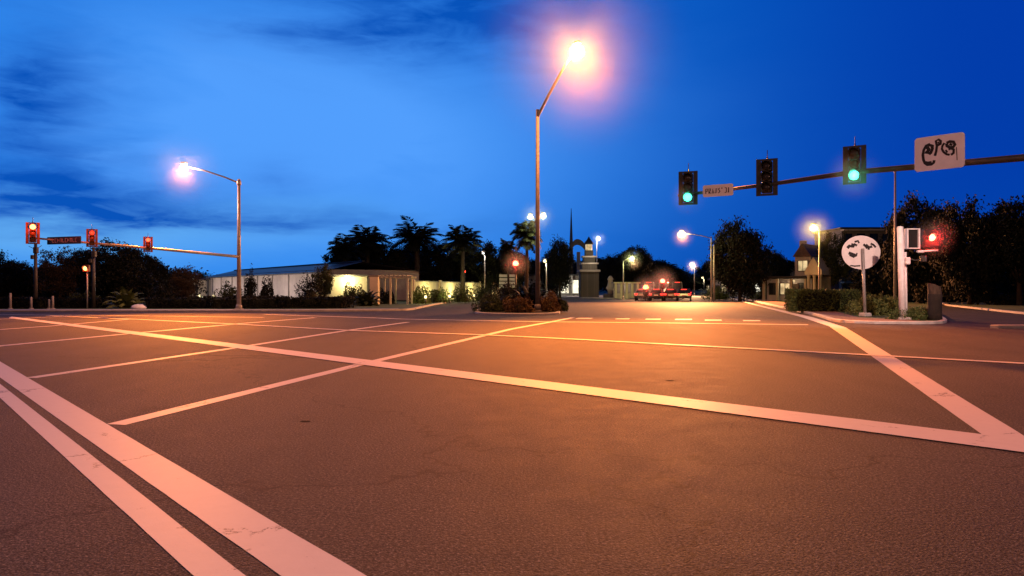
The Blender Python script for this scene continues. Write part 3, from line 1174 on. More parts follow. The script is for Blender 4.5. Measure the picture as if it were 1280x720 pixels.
# median planting around the tall lamp
for i, (x, Y, w, h, mt, lab) in enumerate((
    (612, 45.5, 1.9, 1.05, 'leaf_mid', 'low dark bush at the left nose of the median'),
    (634, 46.5, 2.0, 1.75, 'leaf_dark', 'tall dark bush in the median left of the lamp pole'),
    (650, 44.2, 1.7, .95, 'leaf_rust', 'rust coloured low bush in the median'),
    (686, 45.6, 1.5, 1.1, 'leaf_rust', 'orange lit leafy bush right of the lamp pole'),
    (697, 47.0, 1.2, .85, 'leaf_mid', 'small bush at the right end of the median'),
)):
    hedge_mesh('bush', lab, 'bush', ((x - CX) / F * Y, Y, .1), (w, w * .8, h), 0, M[mt], 2600, .12, 120 + i, .5, 'bushes in the median')
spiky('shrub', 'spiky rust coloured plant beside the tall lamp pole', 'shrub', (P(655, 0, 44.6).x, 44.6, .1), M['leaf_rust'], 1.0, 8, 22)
spiky('shrub', 'spiky dark plant behind the tall lamp pole', 'shrub', (P(664, 0, 47).x, 47, .1), M['leaf_dark'], 2.0, 9, 24)
# right corner
Y = 46.5
hedge_mesh('hedge', 'long boxy clipped hedge left of the round sign', 'hedge', (P(1027, 0, Y).x, Y, .1), (82 / F * Y, 1.7, H + (CY - 362) / F * Y - .1), 0, M['leaf_hedge'], 9000, .13, 200, 0, None, True, .05)
Y = 40
hedge_mesh('bush', 'bright green bush behind the round sign pole', 'bush', (P(1098, 0, Y).x, Y, .1), (58 / F * Y, 1.8, H + (CY - 369) / F * Y - .1), 0, M['leaf_pale'], 6500, .12, 201, .5)
Y = 34.4
hedge_mesh('bush', 'low scruffy bush at the foot of the white signal post', 'bush', (P(1138, 0, Y).x, Y, .1), (56 / F * Y, 1.4, H + (CY - 385) / F * Y - .1), 0, M['leaf_hedge'], 5200, .09, 202, .5)
Y = 62
for i, (x, w, top) in enumerate(((1200, 60, 368), (1262, 70, 366))):
    hedge_mesh('bush', ('dark low bush on the lawn right of the wooden post', 'dark low bush on the lawn at the right edge')[i], 'bush', (P(x, 0, Y).x + 6, Y + 2, .1), (w / F * Y, 2.2, H + (CY - top) / F * Y), 0, M['leaf_dark'], 2600, .2, 210 + i, .5)
Y = 88
for i, x in enumerate((905, 968)):
    hedge_mesh('bush', ('bush by the lit house behind the kerb, left of the big domed tree trunk', 'bush in front of the beige house')[i], 'bush', (P(x, 0, Y).x + 1, Y + 6, .1), (4, 2.2, 1.5), 0, M['leaf_hedge'], 2000, .2, 220 + i, .5)


# ------------------------------------------------------------------ signals
def disc_x(r, y, z, thick=.02, n=20, bulge=.03):
    """lens facing -Y"""
    b = MB()
    mtx = Matrix.Rotation(R(90), 4, 'X')
    b.lathe([(r, 0), (r * .97, thick), (r * .6, thick + bulge * .7), (.001, thick + bulge)], (0, y, z), n, mtx)
    return b


def visor(r, y, z, l=.22, n=14):
    b = MB()
    vs, fs = [], []
    for k in range(n + 1):
        a = R(-30) + (PI + R(60)) * k / n
        cx_, cz = math.cos(a), math.sin(a)
        ll = l * (.55 + .45 * max(0, math.sin(a)))
        for rr_, yy in ((r, y), (r, y - ll), (r + .012, y - ll), (r + .012, y)):
            vs.append((cx_ * rr_, yy, z + cz * rr_))
    for k in range(n):
        for j in range(4):
            a = k * 4 + j
            b_ = k * 4 + (j + 1) % 4
            fs.append((a, b_, b_ + 4, a + 4))
    b.add(vs, fs)
    return b


def make_head(label, loc, rz, lit, litm, hm, scale=1.0, plate=True, mast=True, group=None, power=0, lc=(1, 0, 0), pm=None):
    """three-section signal head, origin at its centre, facing -Y"""
    t = thing('traffic_signal', label, 'traffic light', loc, rz, group)
    t.scale = (scale,) * 3
    b = MB()
    for k in range(3):
        b.box((0, 0, .36 - .36 * k), (.36, .22, .355), 0, .03)
    b.build('housing', hm, t)
    if plate:
        p = MB()
        o, i_, zz, zi = .35, .19, .63, .55
        p.box((-(o + i_) / 2, .02, 0), (o - i_, .012, zz * 2), 0, .004)
        p.box(((o + i_) / 2, .02, 0), (o - i_, .012, zz * 2), 0, .004)
        p.box((0, .02, (zz + zi) / 2), (i_ * 2 - .004, .012, zz - zi), 0, .004)
        p.box((0, .02, -(zz + zi) / 2), (i_ * 2 - .004, .012, zz - zi), 0, .004)
        p.build('backplate', pm or hm, t)
    for k in range(3):
        z = .36 - .36 * k
        ln = disc_x(.145, -.112, z).build('lens', litm if k == lit else (M['lens_off'] if hm is M['black'] else hm), t)
        visor(.155, -.11, z).build('visor', hm, ln)
    br = MB()
    br.tube([(0, .16, -.5), (0, .16, .72)], .025, 8)
    br.tube([(0, .16, .72), (0, .16, .95)], .012, 6)
    br.box((0, .13, .45), (.06, .06, .05))
    br.box((0, .13, -.45), (.06, .06, .05))
    br.build('bracket', M['dark_steel'], t)
    if power:
        z = .36 - .36 * lit
        lamp(t, (0, -.26 if lc[1] > .5 else -.7, z), lc, power, .06)
    return t


def arrow_face(loc):
    return math.atan2(-loc.x, -(-loc.y)) if False else -math.atan2(loc.x, loc.y)


# --- right mast arm ---------------------------------------------------------
arm_pts = [Vector((5.85, 25.3, 4.85)), Vector((8.16, 23.1, 4.91)), Vector((10.13, 21.3, 5.03)), Vector((13.15, 18.5, 4.95)), Vector((17.4, 14.6, 4.9))]
t = thing('signal_mast', 'dark steel mast with long arm over the right of the road carrying green signals', 'signal mast', (17.4, 14.6, 0))
off = Vector((17.4, 14.6, 0))
b = MB()
b.tube([(0, 0, .05), (0, 0, 6.4)], [.17, .12], 14)
b.build('pole', M['dark_steel'], t)
b = MB()
b.box((0, 0, .04), (.55, .55, .08), 0, .01)
for sx in (-1, 1):
    for sy in (-1, 1):
        b.tube([(sx * .2, sy * .2, .08), (sx * .2, sy * .2, .15)], .025, 6)
b.build('base_plate', M['steel'], t)
MB().tube([p - off for p in arm_pts], [.05, .062, .078, .095, .12], 12).build('arm', M['dark_steel'], t)
MB().box((-.12, .1, 4.9), (.36, .36, .4), R(-45), .03).build('arm_flange', M['dark_steel'], t)
rl = Vector((15.2, 17.2, 10.4)) - off  # unseen lamp added on top of the mast to brighten the right corner
MB().tube([(0, 0, 6.3), (0, 0, 9.9)], [.12, .10], 12).build('added_upper_pole', M['dark_steel'], t)
ADDED_LAMP = (t, rl)
GRP = 'signals on the right mast arm'
for i, (x, y, px, Yd, lit, lm, lab, s, pw) in enumerate((
    (860, 235, 41, 25.0, 2, M['sig_green'], 'dark traffic signal with green light at the end of the right mast arm', .93, 14),
    (958.5, 221.5, 46, 23.0, 9, M['sig_green'], 'dark unlit traffic signal in the middle of the right mast arm', .94, 0),
    (1068, 206, 47, 21.2, 2, M['sig_green'], 'dark traffic signal with big green light beside the broad white sign', .90, 40),
)):
    p = P(x, y, Yd)
    make_head(lab, p, arrow_face(p) + R(-6), lit, lm, M['black'], s, True, group=GRP, power=pw, lc=(.05, 1, .5))


def ribbon(pts, w):
    """flat pen stroke in the XZ plane"""
    b = MB()
    vs, fs = [], []
    q = [Vector((p[0], p[1])) for p in pts]
    for i, p in enumerate(q):
        d = q[min(i + 1, len(q) - 1)] - q[max(i - 1, 0)]
        d = d.normalized() if d.length > 1e-6 else Vector((1, 0))
        n_ = Vector((-d.y, d.x)) * w / 2
        vs += [(p.x + n_.x, 0, p.y + n_.y), (p.x - n_.x, 0, p.y - n_.y)]
    for i in range(len(q) - 1):
        fs.append((2 * i, 2 * i + 1, 2 * i + 3, 2 * i + 2))
    b.add(vs, fs)
    return b


def strokes(list_, conv):
    b = MB()
    for k, (w, pts) in enumerate(list_):
        r_ = ribbon([conv(p) for p in pts], w)
        b.add([(v[0], v[1] - .0006 * k, v[2]) for v in r_.v], r_.f)
    return b


def rounded_panel(w, h, r, thick, seg=5):
    pts = []
    for cx_, cz, a0 in ((w / 2 - r, h / 2 - r, 0), (-w / 2 + r, h / 2 - r, 90), (-w / 2 + r, -h / 2 + r, 180), (w / 2 - r, -h / 2 + r, 270)):
        for k in range(seg + 1):
            a = R(a0 + 90 * k / seg)
            pts.append((cx_ + r * math.cos(a), cz + r * math.sin(a)))
    n = len(pts)
    vs = [(p[0], -thick / 2, p[1]) for p in pts] + [(p[0], thick / 2, p[1]) for p in pts]
    fs = [tuple(range(n)), tuple(range(n, 2 * n))] + [(k, (k + 1) % n, n + (k + 1) % n, n + k) for k in range(n)]
    return MB().add(vs, fs)


# broad white sign on the arm
p = P(1174, 190.5, 19.3)
W_, H_ = 54.0 / F * 19.3, 43.0 / F * 19.3
t = thing('lane_sign', 'broad white sign with dark scrawled symbols on the signal arm', 'sign', p, arrow_face(p) + R(-16))
rounded_panel(W_ * 1.04, H_, .09, .02).build('panel', M['sign_white'], t)


def cv(q):
    u = (q[0] - 495) / 380
    v = (q[1] - (100 - 35 * u)) / 280
    return ((u - .5) * W_ * .98, (.5 - v) * H_)


st = strokes([
    (0.069, [(612, 152), (580, 165), (560, 200), (553, 240), (558, 280), (570, 308), (590, 322), (625, 318), (642, 305), (646, 285)]),
    (0.094, [(585, 175), (602, 195), (588, 222), (572, 215)]),
    (0.075, [(600, 160), (625, 165), (632, 190), (618, 220), (604, 238)]),
    (0.062, [(575, 300), (595, 305), (625, 300)]),
    (0.056, [(635, 160), (632, 200), (618, 232)]),
    (0.062, [(652, 250), (662, 215), (668, 170), (660, 128), (682, 118), (700, 132), (698, 155), (672, 166)]),
    (0.044, [(680, 135), (684, 152)]),
    (0.056, [(728, 148), (712, 172), (708, 195), (722, 222), (745, 240), (770, 246)]),
    (0.075, [(745, 150), (770, 138), (800, 142), (811, 165), (798, 184), (770, 186), (748, 172), (746, 152)]),
    (0.062, [(768, 158), (790, 166)]),
    (0.062, [(760, 200), (782, 194), (802, 204), (800, 232), (780, 246)]),
    (0.044, [(738, 205), (752, 226)]),
    (0.018, [(823, 185), (826, 240), (828, 290)]),
], cv)
st.build('lettering', M['sign_ink'], t, (0, -.0125, 0))
b = MB()
b.box((0, .16, -.18), (.7, .3, .06), 0, .01)
b.build('bracket', M['dark_steel'], t)

# small white sign near the arm end
p = P(897.5, 238, 23.8)
W_, H_ = 37.0 / F * 24.2, 14.5 / F * 24.2
t = thing('street_sign', 'small white name plate with black letters near the arm end', 'sign', p, arrow_face(p) + R(-14))
rounded_panel(W_, H_, .06, .02).build('panel', M['sign_white'], t)
L_ = []
for k, g in enumerate(([(0, 0), (0, 1), (.6, 1), (.6, .5), (0, .5)], [(0, 0), (0, 1), (.6, 1), (.55, .5), (0, .5), (.6, 0)], [(0, 0), (.3, 1), (.6, 0)],
                       [(0, 0), (0, 1), (.6, 0), (.6, 1)], [(.6, 1), (0, .9), (.6, .3), (0, 0)], [(.1, .8), (.15, 1.1)], [(0, 1), (.6, 1), (.6, .1), (0, 0)], [(.2, 0), (.2, 1.05)])):
    x0 = -.40 + k * .104
    L_.append((.032, [(x0 + q[0] * .085, -.09 + q[1] * .16) for q in g]))
strokes(L_, lambda q: q).build('lettering', M['sign_ink'], t, (0, -.0125, 0))
MB().box((0, .05, 0), (.08, .08, .3), 0, .01).build('bracket', M['steel'], t)

# --- left mast with lamp ----------------------------------------------------
LM = Vector((-18.85, 49.7, .1))
t = thing('signal_mast', 'tall grey mast at the left kerb with lamp arm and long arm of red signals', 'signal mast', LM)
b = MB()
b.tube([(0, 0, .0), (0, 0, 8.95)], [.15, .10], 14)
b.lathe([(.11, 8.95), (.09, 9.0), (.01, 9.04)], n=12)
b.build('pole', M['steel'], t)
b = MB()
b.box((0, 0, .04), (.5, .5, .08), 0, .01)
b.lathe([(.22, .08), (.2, .3), (.16, .36)], n=12)
b.build('base_plate', M['steel'], t)
E1 = Vector((-24.95, 37.3, 4.2))
b = MB()
b.tube([(0, 0, 3.66), (E1 - LM) * .5 + Vector((0, 0, 1.86)), E1 - LM], [.10, .075, .05], 12)
b.build('signal_arm', M['steel'], t)
lp = Vector((-22.5, 49.4, 9.9)) - LM
b = MB()
b.tube([(0, 0, 8.75), (-.9, -.05, 9.12), (-2.2, -.15, 9.55), (lp.x + .35, lp.y, lp.z - .02)], [.06, .055, .05, .04], 10)
b.build('lamp_arm', M['steel'], t)
MB().lathe([(.13, 8.6), (.15, 8.62), (.15, 8.88), (.13, 8.9)], n=12).build('collar', M['steel'], t)


def luminaire(parent, loc, bulbm, s=1.0, rz=0.0, glob=.26):
    """cobra head: a ribbed housing over a dropped glass bowl"""
    b = MB()
    mt = Matrix.Translation(loc) @ Matrix.Rotation(rz, 4, 'Z') @ Matrix.Diagonal((s * 1.3, s * .75, s * .34, 1)) @ Matrix.Translation((0, 0, .62 * glob / .26))
    b.lathe([(.17, 0), (.2, .1), (.19, .28), (.13, .42), (.02, .46)], n=16)
    b.v = [tuple(mt @ Vector(v)) for v in b.v]
    ho = b.build('lamp_housing', M['steel'], parent)
    c = MB()
    c.lathe([(max(.01, glob * math.sin(PI * i / 10)), -glob * math.cos(PI * i / 10)) for i in range(11)], n=18)
    mt = Matrix.Translation(loc) @ Matrix.Rotation(rz, 4, 'Z') @ Matrix.Diagonal((s * 1.15, s * .95, s * .9, 1))
    c.v = [tuple(mt @ (Vector(v) + Vector((0, 0, -.06)))) for v in c.v]
    o = c.build('lamp_lens', bulbm, parent)
    o.visible_shadow = True
    return o


luminaire(t, lp, M['bulb_pink'], 1.0)
lamp(t, lp + Vector((0, 0, -.06)), (1, .44, .30), 3800, .12)
spot(t, lp + Vector((0, 0, -.06)), lp + Vector((4.5, -13.5, -10)), (1, .24, .02), 70000, 84, 1.0)
bloom_ball(Vector(LM) + lp, 3.6, .009)

GL = 'red signals on the left mast arm'
for i, (x, y, Yd, lm, lab, s, pw) in enumerate((
    (41, 291.5, 37.0, M['sig_orange'], 'red signal with glowing amber body at the end of the left mast arm', .88, 70),
    (115, 297.5, 40.2, M['sig_red_dim'], 'dim red signal in the middle of the left mast arm', .80, 26),
    (185, 305.5, 43.4, M['sig_red'], 'small red signal nearest to the pole of the left mast', .74, 26),
)):
    p = P(x, y, Yd)
    make_head(lab, p, arrow_face(p), 0, lm, M['amber_housing'], s, True, group=GL, power=pw, lc=(1, .07, .02))
p = P(80, 300.5, 38.1)
W_ = 52 / F * 38.6
t = thing('street_sign', 'long dark blue street name sign on the left mast arm', 'sign', p, math.atan2(49.7 - 37.3, 6.1) * 0 + R(-20))
rounded_panel(W_ * 1.1, .40, .04, .03).build('panel', M['sign_blue'], t)
L_ = []
rr = random.Random(4)
for k in range(11):
    x0 = -W_ * .45 + k * W_ * .083
    g = [[(0, 0), (0, 1), (.7, 1), (.7, 0)], [(0, 1), (0, 0), (.7, 0)], [(.7, 1), (0, 1), (0, 0), (.7, 0)], [(0, 0), (0, 1), (.7, .5), (0, .5)]][k % 4]
    L_.append((.035, [(x0 + q[0] * .15, -.09 + q[1] * .19) for q in g]))
strokes(L_, lambda q: q).build('lettering', M['sign_pale'], t, (0, -.018, 0))
# dark posts standing behind in the trees
for x, top, Yd, lab in ((44.5, 306, 52.5, 'dark post with small boxes under the glowing red signal'), (117, 311, 53, 'thin dark post below the middle signal on the left')):
    z = H + (CY - top) / F * Yd
    t = thing('signal_post', lab, 'post', (P(x, 0, Yd).x, Yd, .1))
    MB().tube([(0, 0, 0), (0, 0, z)], [.14, .10], 10).build('pole', M['dark_steel'], t)
    b = MB()
    b.box((.1, -.12, z - .5), (.3, .25, .45), 0, .03)
    b.box((-.16, -.1, z - 1.0), (.22, .2, .3), 0, .03)
    b.build('control_box', M['dark_steel'], t)
    MB().tube([(-.5, 0, z - .2), (0, 0, z - .45), (.45, 0, z - .15)], .02, 6).build('bracket', M['dark_steel'], t)
# pedestrian signal, far left
Yd = 51.5
pz = P(108, 335.5, Yd)
t = thing('pedestrian_signal', 'small red pedestrian signal on a thin post before the left trees', 'traffic light', (pz.x, Yd, .1))
MB().tube([(0, .1, 0), (0, .1, pz.z)], .05, 8).build('pole', M['steel'], t)
MB().box((0, 0, pz.z - .1), (.45, .22, .48), 0, .03).build('housing', M['amber_housing'], t)
ln = disc_x(.16, -.112, pz.z - .1).build('lens', M['sig_orange'], t)
visor(.17, -.11, pz.z - .1).build('visor', M['black'], ln)
lamp(t, (0, -.35, pz.z - .1), (1, .12, .04), 40, .05)

bloom_ball(P(860, 246, 24.7), .8, .10)
bloom_ball(P(1068, 218, 20.9), 1.0, .12)
# --- right pedestrian signal post -------------------------------------------
Yd = 34.0
base = P(1131, 0, Yd)
t = thing('signal_post', 'pale white post with framed box and red signal by the bushes', 'signal post', (base.x, Yd, .1))
b = MB()
b.tube([(-.10, 0, 0), (-.22, 0, 4.33)], [.15, .14], 14)
b.lathe([(.155, 4.33), (.12, 4.4), (.02, 4.42)], (-.22, 0, 0), 12)
b.build('pole', M['post_white'], t)
b = MB()
b.tube([(.10, .05, 0), (.04, .05, 3.2)], .065, 8)
b.build('conduit', M['post_white'], t)
MB().box((-.1, 0, .06), (.6, .5, .12), 0, .02).build('base_plate', M['concrete'], t)
b = MB()                                            # framed box
zc = H + (CY - 298.5) / F * Yd - .1
b.box((.06, -.02, zc), (.05, .3, .96), 0, .01)
b.box((.60, -.02, zc), (.08, .3, .96), 0, .01)
b.box((.33, -.02, zc + .455), (.458, .3, .05), 0, .01)
b.box((.33, -.02, zc - .455), (.458, .3, .05), 0, .01)
b.build('sign_frame', M['post_white'], t)
MB().box((.325, .02, zc), (.455, .2, .85), 0, .01).build('sign_face', M['black'], t)
zr = H + (CY - 297) / F * Yd - .1
b = MB()
b.box((1.22, 0, zr - .05), (.78, .26, .9), 0, .05)
b.build('signal_housing', M['black'], t)
lx = P(1162.5, 0, Yd).x - base.x
ln = disc_x(.17, -.132, zr, .03).build('lens', M['sig_red_hot'], t)
ln.location = (lx, 0, 0)
v_ = visor(.18, -.13, zr, .2).build('visor', M['black'], ln)
lamp(t, (lx, -.24, zr), (1, .03, .02), 260, .04)
b = MB()
zb = H + (CY - 314) / F * Yd - .1
b.tube([(.55, -.1, zb - .02), (1.5, -.1, zb + .03)], .045, 8)
b.box((.68, -.1, zb - .02), (.3, .18, .12), 0, .03)
b.build('bracket', M['post_white'], t)
b = MB()
zb = H + (CY - 325) / F * Yd - .1
b.box((.02, -.2, zb - .05), (.2, .22, .34), 0, .04)
b.build('push_button', M['post_white'], t)
b = MB()
b.box((.85, -.05, zb + .05), (.14, .3, .3), R(30), .04)
b.tube([(.05, 0, zb + .1), (.5, -.02, zb - .02), (.85, -.05, zb + .05)], .03, 6)
b.build('camera', M['dark_steel'], t)
bloom_ball(Vector((base.x + lx, Yd - .3, zr + .1)), 1.25, .16)

# round sign
Yd = 37.6
base = P(1081, 0, Yd)
ctr = P(1077, 315.5, Yd)
t = thing('round_sign', 'large round white sign with dark scrawl on a thin post', 'sign', (base.x, Yd, .1))
b = MB()
b.tube([(.02, 0, 0), (-.14, -.06, ctr.z + .1)], .075, 10)
b.build('pole', M['steel'], t)
rx, rz_ = 24.2 / F * Yd, 21.2 / F * Yd
b = MB()
n = 40
ring = [(math.cos(2 * PI * k / n), math.sin(2 * PI * k / n)) for k in range(n)]
vs = [(c * rx, -.015, s * rz_) for c, s in ring] + [(c * rx, .015, s * rz_) for c, s in ring]
fs = [tuple(range(n)), tuple(range(n, 2 * n))] + [(k, (k + 1) % n, n + (k + 1) % n, n + k) for k in range(n)]
b.add(vs, fs)
dloc = Vector((ctr.x - base.x, .06, ctr.z - .1))
b.build('panel', M['sign_white'], t, dloc)
cv = lambda q: ((q[0] - 192) / 123 * rx, (237 - q[1]) / 105 * rz_)
st = strokes([
    (.16, [(104, 210), (118, 196), (132, 200), (140, 182)]), (.14, [(138, 205), (150, 186), (164, 196)]),
    (.10, [(150, 172), (172, 165), (178, 180)]), (.16, [(112, 240), (135, 248), (160, 258)]), (.12, [(118, 252), (150, 266)]),
    (.12, [(206, 186), (222, 200), (230, 212)]), (.13, [(222, 188), (240, 205), (262, 200)]), (.10, [(252, 182), (270, 190), (284, 206)]),
    (.09, [(232, 216), (246, 214)]), (.07, [(122, 318), (150, 322), (186, 319)]), (.07, [(165, 240), (160, 262)]),
], cv)
st.build('lettering', M['sign_ink'], t, dloc + Vector((0, -.019, 0)))
MB().box((.02, 0, .1), (.5, .45, .22), R(20), .05).build('footing', M['concrete'], t)

# stubby wooden post
Yd = 33.6
base = P(1168.5, 0, Yd)
t = thing('wooden_post', 'stout brown wooden post with slanted pale top right of the white post', 'post', (base.x, Yd, .1))
b = MB()
b.lathe([(.32, 0), (.30, .3), (.295, .8), (.305, 1.2), (.30, 1.22)], n=14)
b.build('trunk', M['bark'], t)
b = MB()
vs, fs = [], []
for k in range(14):
    a = 2 * PI * k / 14
    c, s = math.cos(a), math.sin(a)
    vs += [(.29 * c, .29 * s, 1.15), (.28 * c - .03, .27 * s, 1.62 - .1 * c + .02 * math.sin(5 * a))]
for k in range(14):
    j = (k + 1) % 14
    fs.append((2 * k, 2 * j, 2 * j + 1, 2 * k + 1))
fs.append(tuple(2 * k + 1 for k in range(14)))
b.add(vs, fs)
b.build('cap', M['wood'], t)

# ------------------------------------------------------------------ street lamps
def street_lamp(label, base, top_z, lum, bulbm, color, power, pole_r=.11, glob=.26, hz=None, mat_='steel', s=1.0, group=None, arm_from=None, hd=.02, absorb=0.0):
    t = thing('street_lamp', label, 'street lamp', base, 0, group)
    b = MB()
    b.tube([(0, 0, 0), (0, 0, top_z)], [pole_r, pole_r * .72], 12)
    b.build('pole', M[mat_], t)
    b = MB()
    b.box((0, 0, .05), (pole_r * 3.4, pole_r * 3.4, .1), 0, .01)
    b.lathe([(pole_r * 1.5, .1), (pole_r * 1.4, .4), (pole_r * 1.1, .48)], n=12)
    b.build('base_plate', M[mat_], t)
    l = Vector(lum) - Vector(base)
    z0 = arm_from or top_z - .3
    d = Vector((l.x, l.y, 0))
    rz = math.atan2(l.y, l.x)
    if d.length > .3:
        e = l - d.normalized() * .35 * s
        b = MB()
        b.tube([(0, 0, z0), Vector((0, 0, z0)).lerp(e, .33) + Vector((0, 0, .12)), Vector((0, 0, z0)).lerp(e, .7) + Vector((0, 0, .12)), e], [pole_r * .6, pole_r * .55, pole_r * .5, pole_r * .42], 10)
        b.build('arm', M[mat_], t)
    luminaire(t, l, bulbm, s, rz, glob)
    if power:
        lamp(t, l + Vector((0, 0, -.06)), color, power, .1)
    if hz:
        bloom_ball(Vector(lum) + Vector((0, 0, -.15)), hz, hd, absorb=absorb)
    return t


MB().tube([(0, 0, 9.7), ADDED_LAMP[1] * .5 + Vector((0, 0, 5.0)), ADDED_LAMP[1]], [.07, .06, .05], 8).build('lamp_arm', M['dark_steel'], ADDED_LAMP[0])
luminaire(ADDED_LAMP[0], ADDED_LAMP[1], M['bulb_pink'], 1.0)
spot(ADDED_LAMP[0], ADDED_LAMP[1] + Vector((0, 0, -.06)), ADDED_LAMP[1] + Vector((-.4, 19, -8.6)), (1, .62, .52), 22000, 46, .8)  # added spot, aimed at the round sign and the white post
# tall sodium lamp in the median
pb = Vector((1.6, 45.0, .1))
LT = P(721, 64, 41.0)
street_lamp('tall median lamp with blazing orange light on a long rising arm', pb, H + 221 / F * 45, LT, M['bulb_sodium'], (1, .38, .13), 17000, .15, .40, 7.5, 'pole_brown', 1.2, None, H + 212 / F * 45, .0085, .10)
spot(None, LT + Vector((0, 0, -.06)), (6.5, 27.5, 0), (1, .235, .015), 135000, 76, 1.0, 1.2)
# sodium lamps across the junction behind the viewer
for k, (bx, by, lx_, ly) in enumerate(((-16, -9, -11.5, -5.5), (13, -12, 9.5, -8))):
    street_lamp(('street lamp behind the near left corner, outside the view', 'street lamp behind the near kerb, outside the view', 'street lamp beyond the right edge, outside the view')[k],
                (bx, by, 0), 10.4, (lx_, ly, 11.0), M['bulb_pink'], (1, .455, .30), (7600, 8200)[k], .13, .26, None, 'steel', 1.0, 'street lamps at the near side of the junction')
# distant lamps
SL = 'distant street lamps'
def far_lamp(lab, x, y, Yd, bx, bulbm, c, pw, hz, hd, base_y=None, glob=.25, absorb=0.0):
    l = P(x, y, Yd)
    street_lamp(lab, (P(bx, 0, Yd).x, Yd, .0), l.z - .3, l, bulbm, c, pw, .09, glob, hz, 'steel', 1.0, SL, l.z - .5, hd, absorb)
far_lamp('bright yellow lamp over the far road with arm to the right', 852, 292.5, 84, 889, M['bulb_warm'], (1, .74, .25), 2000, 2.2, .0045, glob=.42, absorb=.25)
far_lamp('yellow green lamp in front of the beige house', 1017, 284.5, 66, 1024, M['bulb_green'], (1, .84, .18), 700, 2.4, .08, glob=.32, absorb=.35)
far_lamp('greenish lamp on a slim pole above the stopped cars', 790, 323, 100, 779, M['bulb_green'], (.95, 1, .35), 700, 2.0, .06, glob=.26)
far_lamp('white lamp above the stone monument', 748, 298, 130, 746, M['bulb_cool'], (.95, .97, 1), 900, 2.4, .03, glob=.34)
spot(None, P(852, 296, 83.5), (18, 56, 0), (1, .33, .10), 130000, 172, 1.0)
spot(None, P(865, 331, 149.5), (36, 135, 0), (1, .5, .22), 60000, 160, 1.0)
spot(None, P(790, 326, 99), (20, 96, 0), (1, .45, .2), 9000, 150, 1.0)
far_lamp('small white lamp far down the road', 865, 330, 150, 868, M['bulb_cool'], (1, .97, .9), 500, 2.2, .03, glob=.3)
far_lamp('tiny white lamp left of the small end tree of the far road', 833, 341, 180, 831, M['bulb_cool'], (1, .95, .85), 400, None, .02, glob=.2)
far_lamp('tiny warm lamp before the lit house at the far end of the road', 878, 347, 190, 880, M['bulb_warm'], (1, .85, .5), 500, None, .02, glob=.22)
far_lamp('small pale lamp among the garden palms', 604, 316, 90, 606, M['bulb_cool'], (1, .9, .7), 200, None, .02, glob=.14)
far_lamp('small pale lamp right of the tall lamp pole', 681, 326, 90, 683, M['bulb_warm'], (1, .9, .6), 250, None, .02, glob=.18)
# double-headed lamp
Yd = 64
a, b2 = P(663, 271, Yd), P(679, 269.5, Yd)
mx_ = (a.x + b2.x) / 2
t = thing('street_lamp', 'double headed lamp with greenish white lights behind the tall pole', 'street lamp', (mx_, Yd, 0), 0, SL)
MB().tube([(0, 0, 0), (0, 0, a.z - .1)], [.12, .08], 10).build('pole', M['steel'], t)
for q, bm in ((a, M['bulb_green']), (b2, M['bulb_warm'])):
    MB().tube([(0, 0, a.z - .4), ((q.x - mx_) * .6, 0, a.z - .05), (q.x - mx_, 0, q.z)], .045, 8).build('arm', M['steel'], t)
    luminaire(t, Vector((q.x - mx_, 0, q.z)), bm, .8, 0, .28)
    lamp(t, (q.x - mx_, 0, q.z - .06), (.95, 1, .35), 700, .1)
bloom_ball(Vector((mx_, Yd, a.z)), 2.2, .03)

# thin pole at the right, before the big trees
Yd = 58
g = P(1119, 0, Yd)
t = thing('utility_pole', 'thin pale pole rising above the right trees under the signal arm', 'pole', (g.x, Yd, .1))
MB().tube([(0, 0, 0), (0, 0, H + (CY - 217) / F * Yd)], [.13, .07], 10).build('pole', M['steel'], t)
MB().lathe([(.1, H + 143 / F * Yd), (.08, H + 145 / F * Yd), (.01, H + 147 / F * Yd)], n=8).build('cap', M['steel'], t)
Yd = 86
g = P(889, 0, Yd)
t = thing('utility_pole', 'grey utility pole at the left edge of the big domed tree', 'pole', (g.x, Yd - 1.2, .1))
MB().tube([(0, 0, 0), (0, 0, H + (CY - 308) / F * Yd)], [.15, .1], 10).build('pole', M['steel'], t)
MB().box((0, 0, H + 40 / F * Yd), (1.2, .1, .1)).build('crossarm', M['wood'], t)


# ------------------------------------------------------------------ buildings
def frame2(A, B):
    A, B = Vector((A[0], A[1], 0)), Vector((B[0], B[1], 0))
    d = (B - A)
    return A, math.atan2(d.y, d.x), d.length


def window(parent, x, z, w, h, m, y=0.0, fm='roof_dark', mull=1):
    """window in a wall whose outer face is the local plane y (facing -Y)"""
    f = MB()
    t_ = .08
    f.box((x - w / 2 - t_ / 2, y - .02, z), (t_, .1, h + 2 * t_))
    f.box((x + w / 2 + t_ / 2, y - .02, z), (t_, .1, h + 2 * t_))
    f.box((x, y - .02, z + h / 2 + t_ / 2), (w - .004, .1, t_))
    f.box((x, y - .02, z - h / 2 - t_ / 2), (w - .004, .1, t_))
    for k in range(mull):
        f.box((x - w / 2 + w * (k + 1) / (mull + 1), y - .025, z), (.05, .06, h - .004))
    o = f.build('window', M[fm], parent)
    MB().box((x, y - .004, z), (w - .002, .02, h - .002)).build('pane', m, o)
    return o


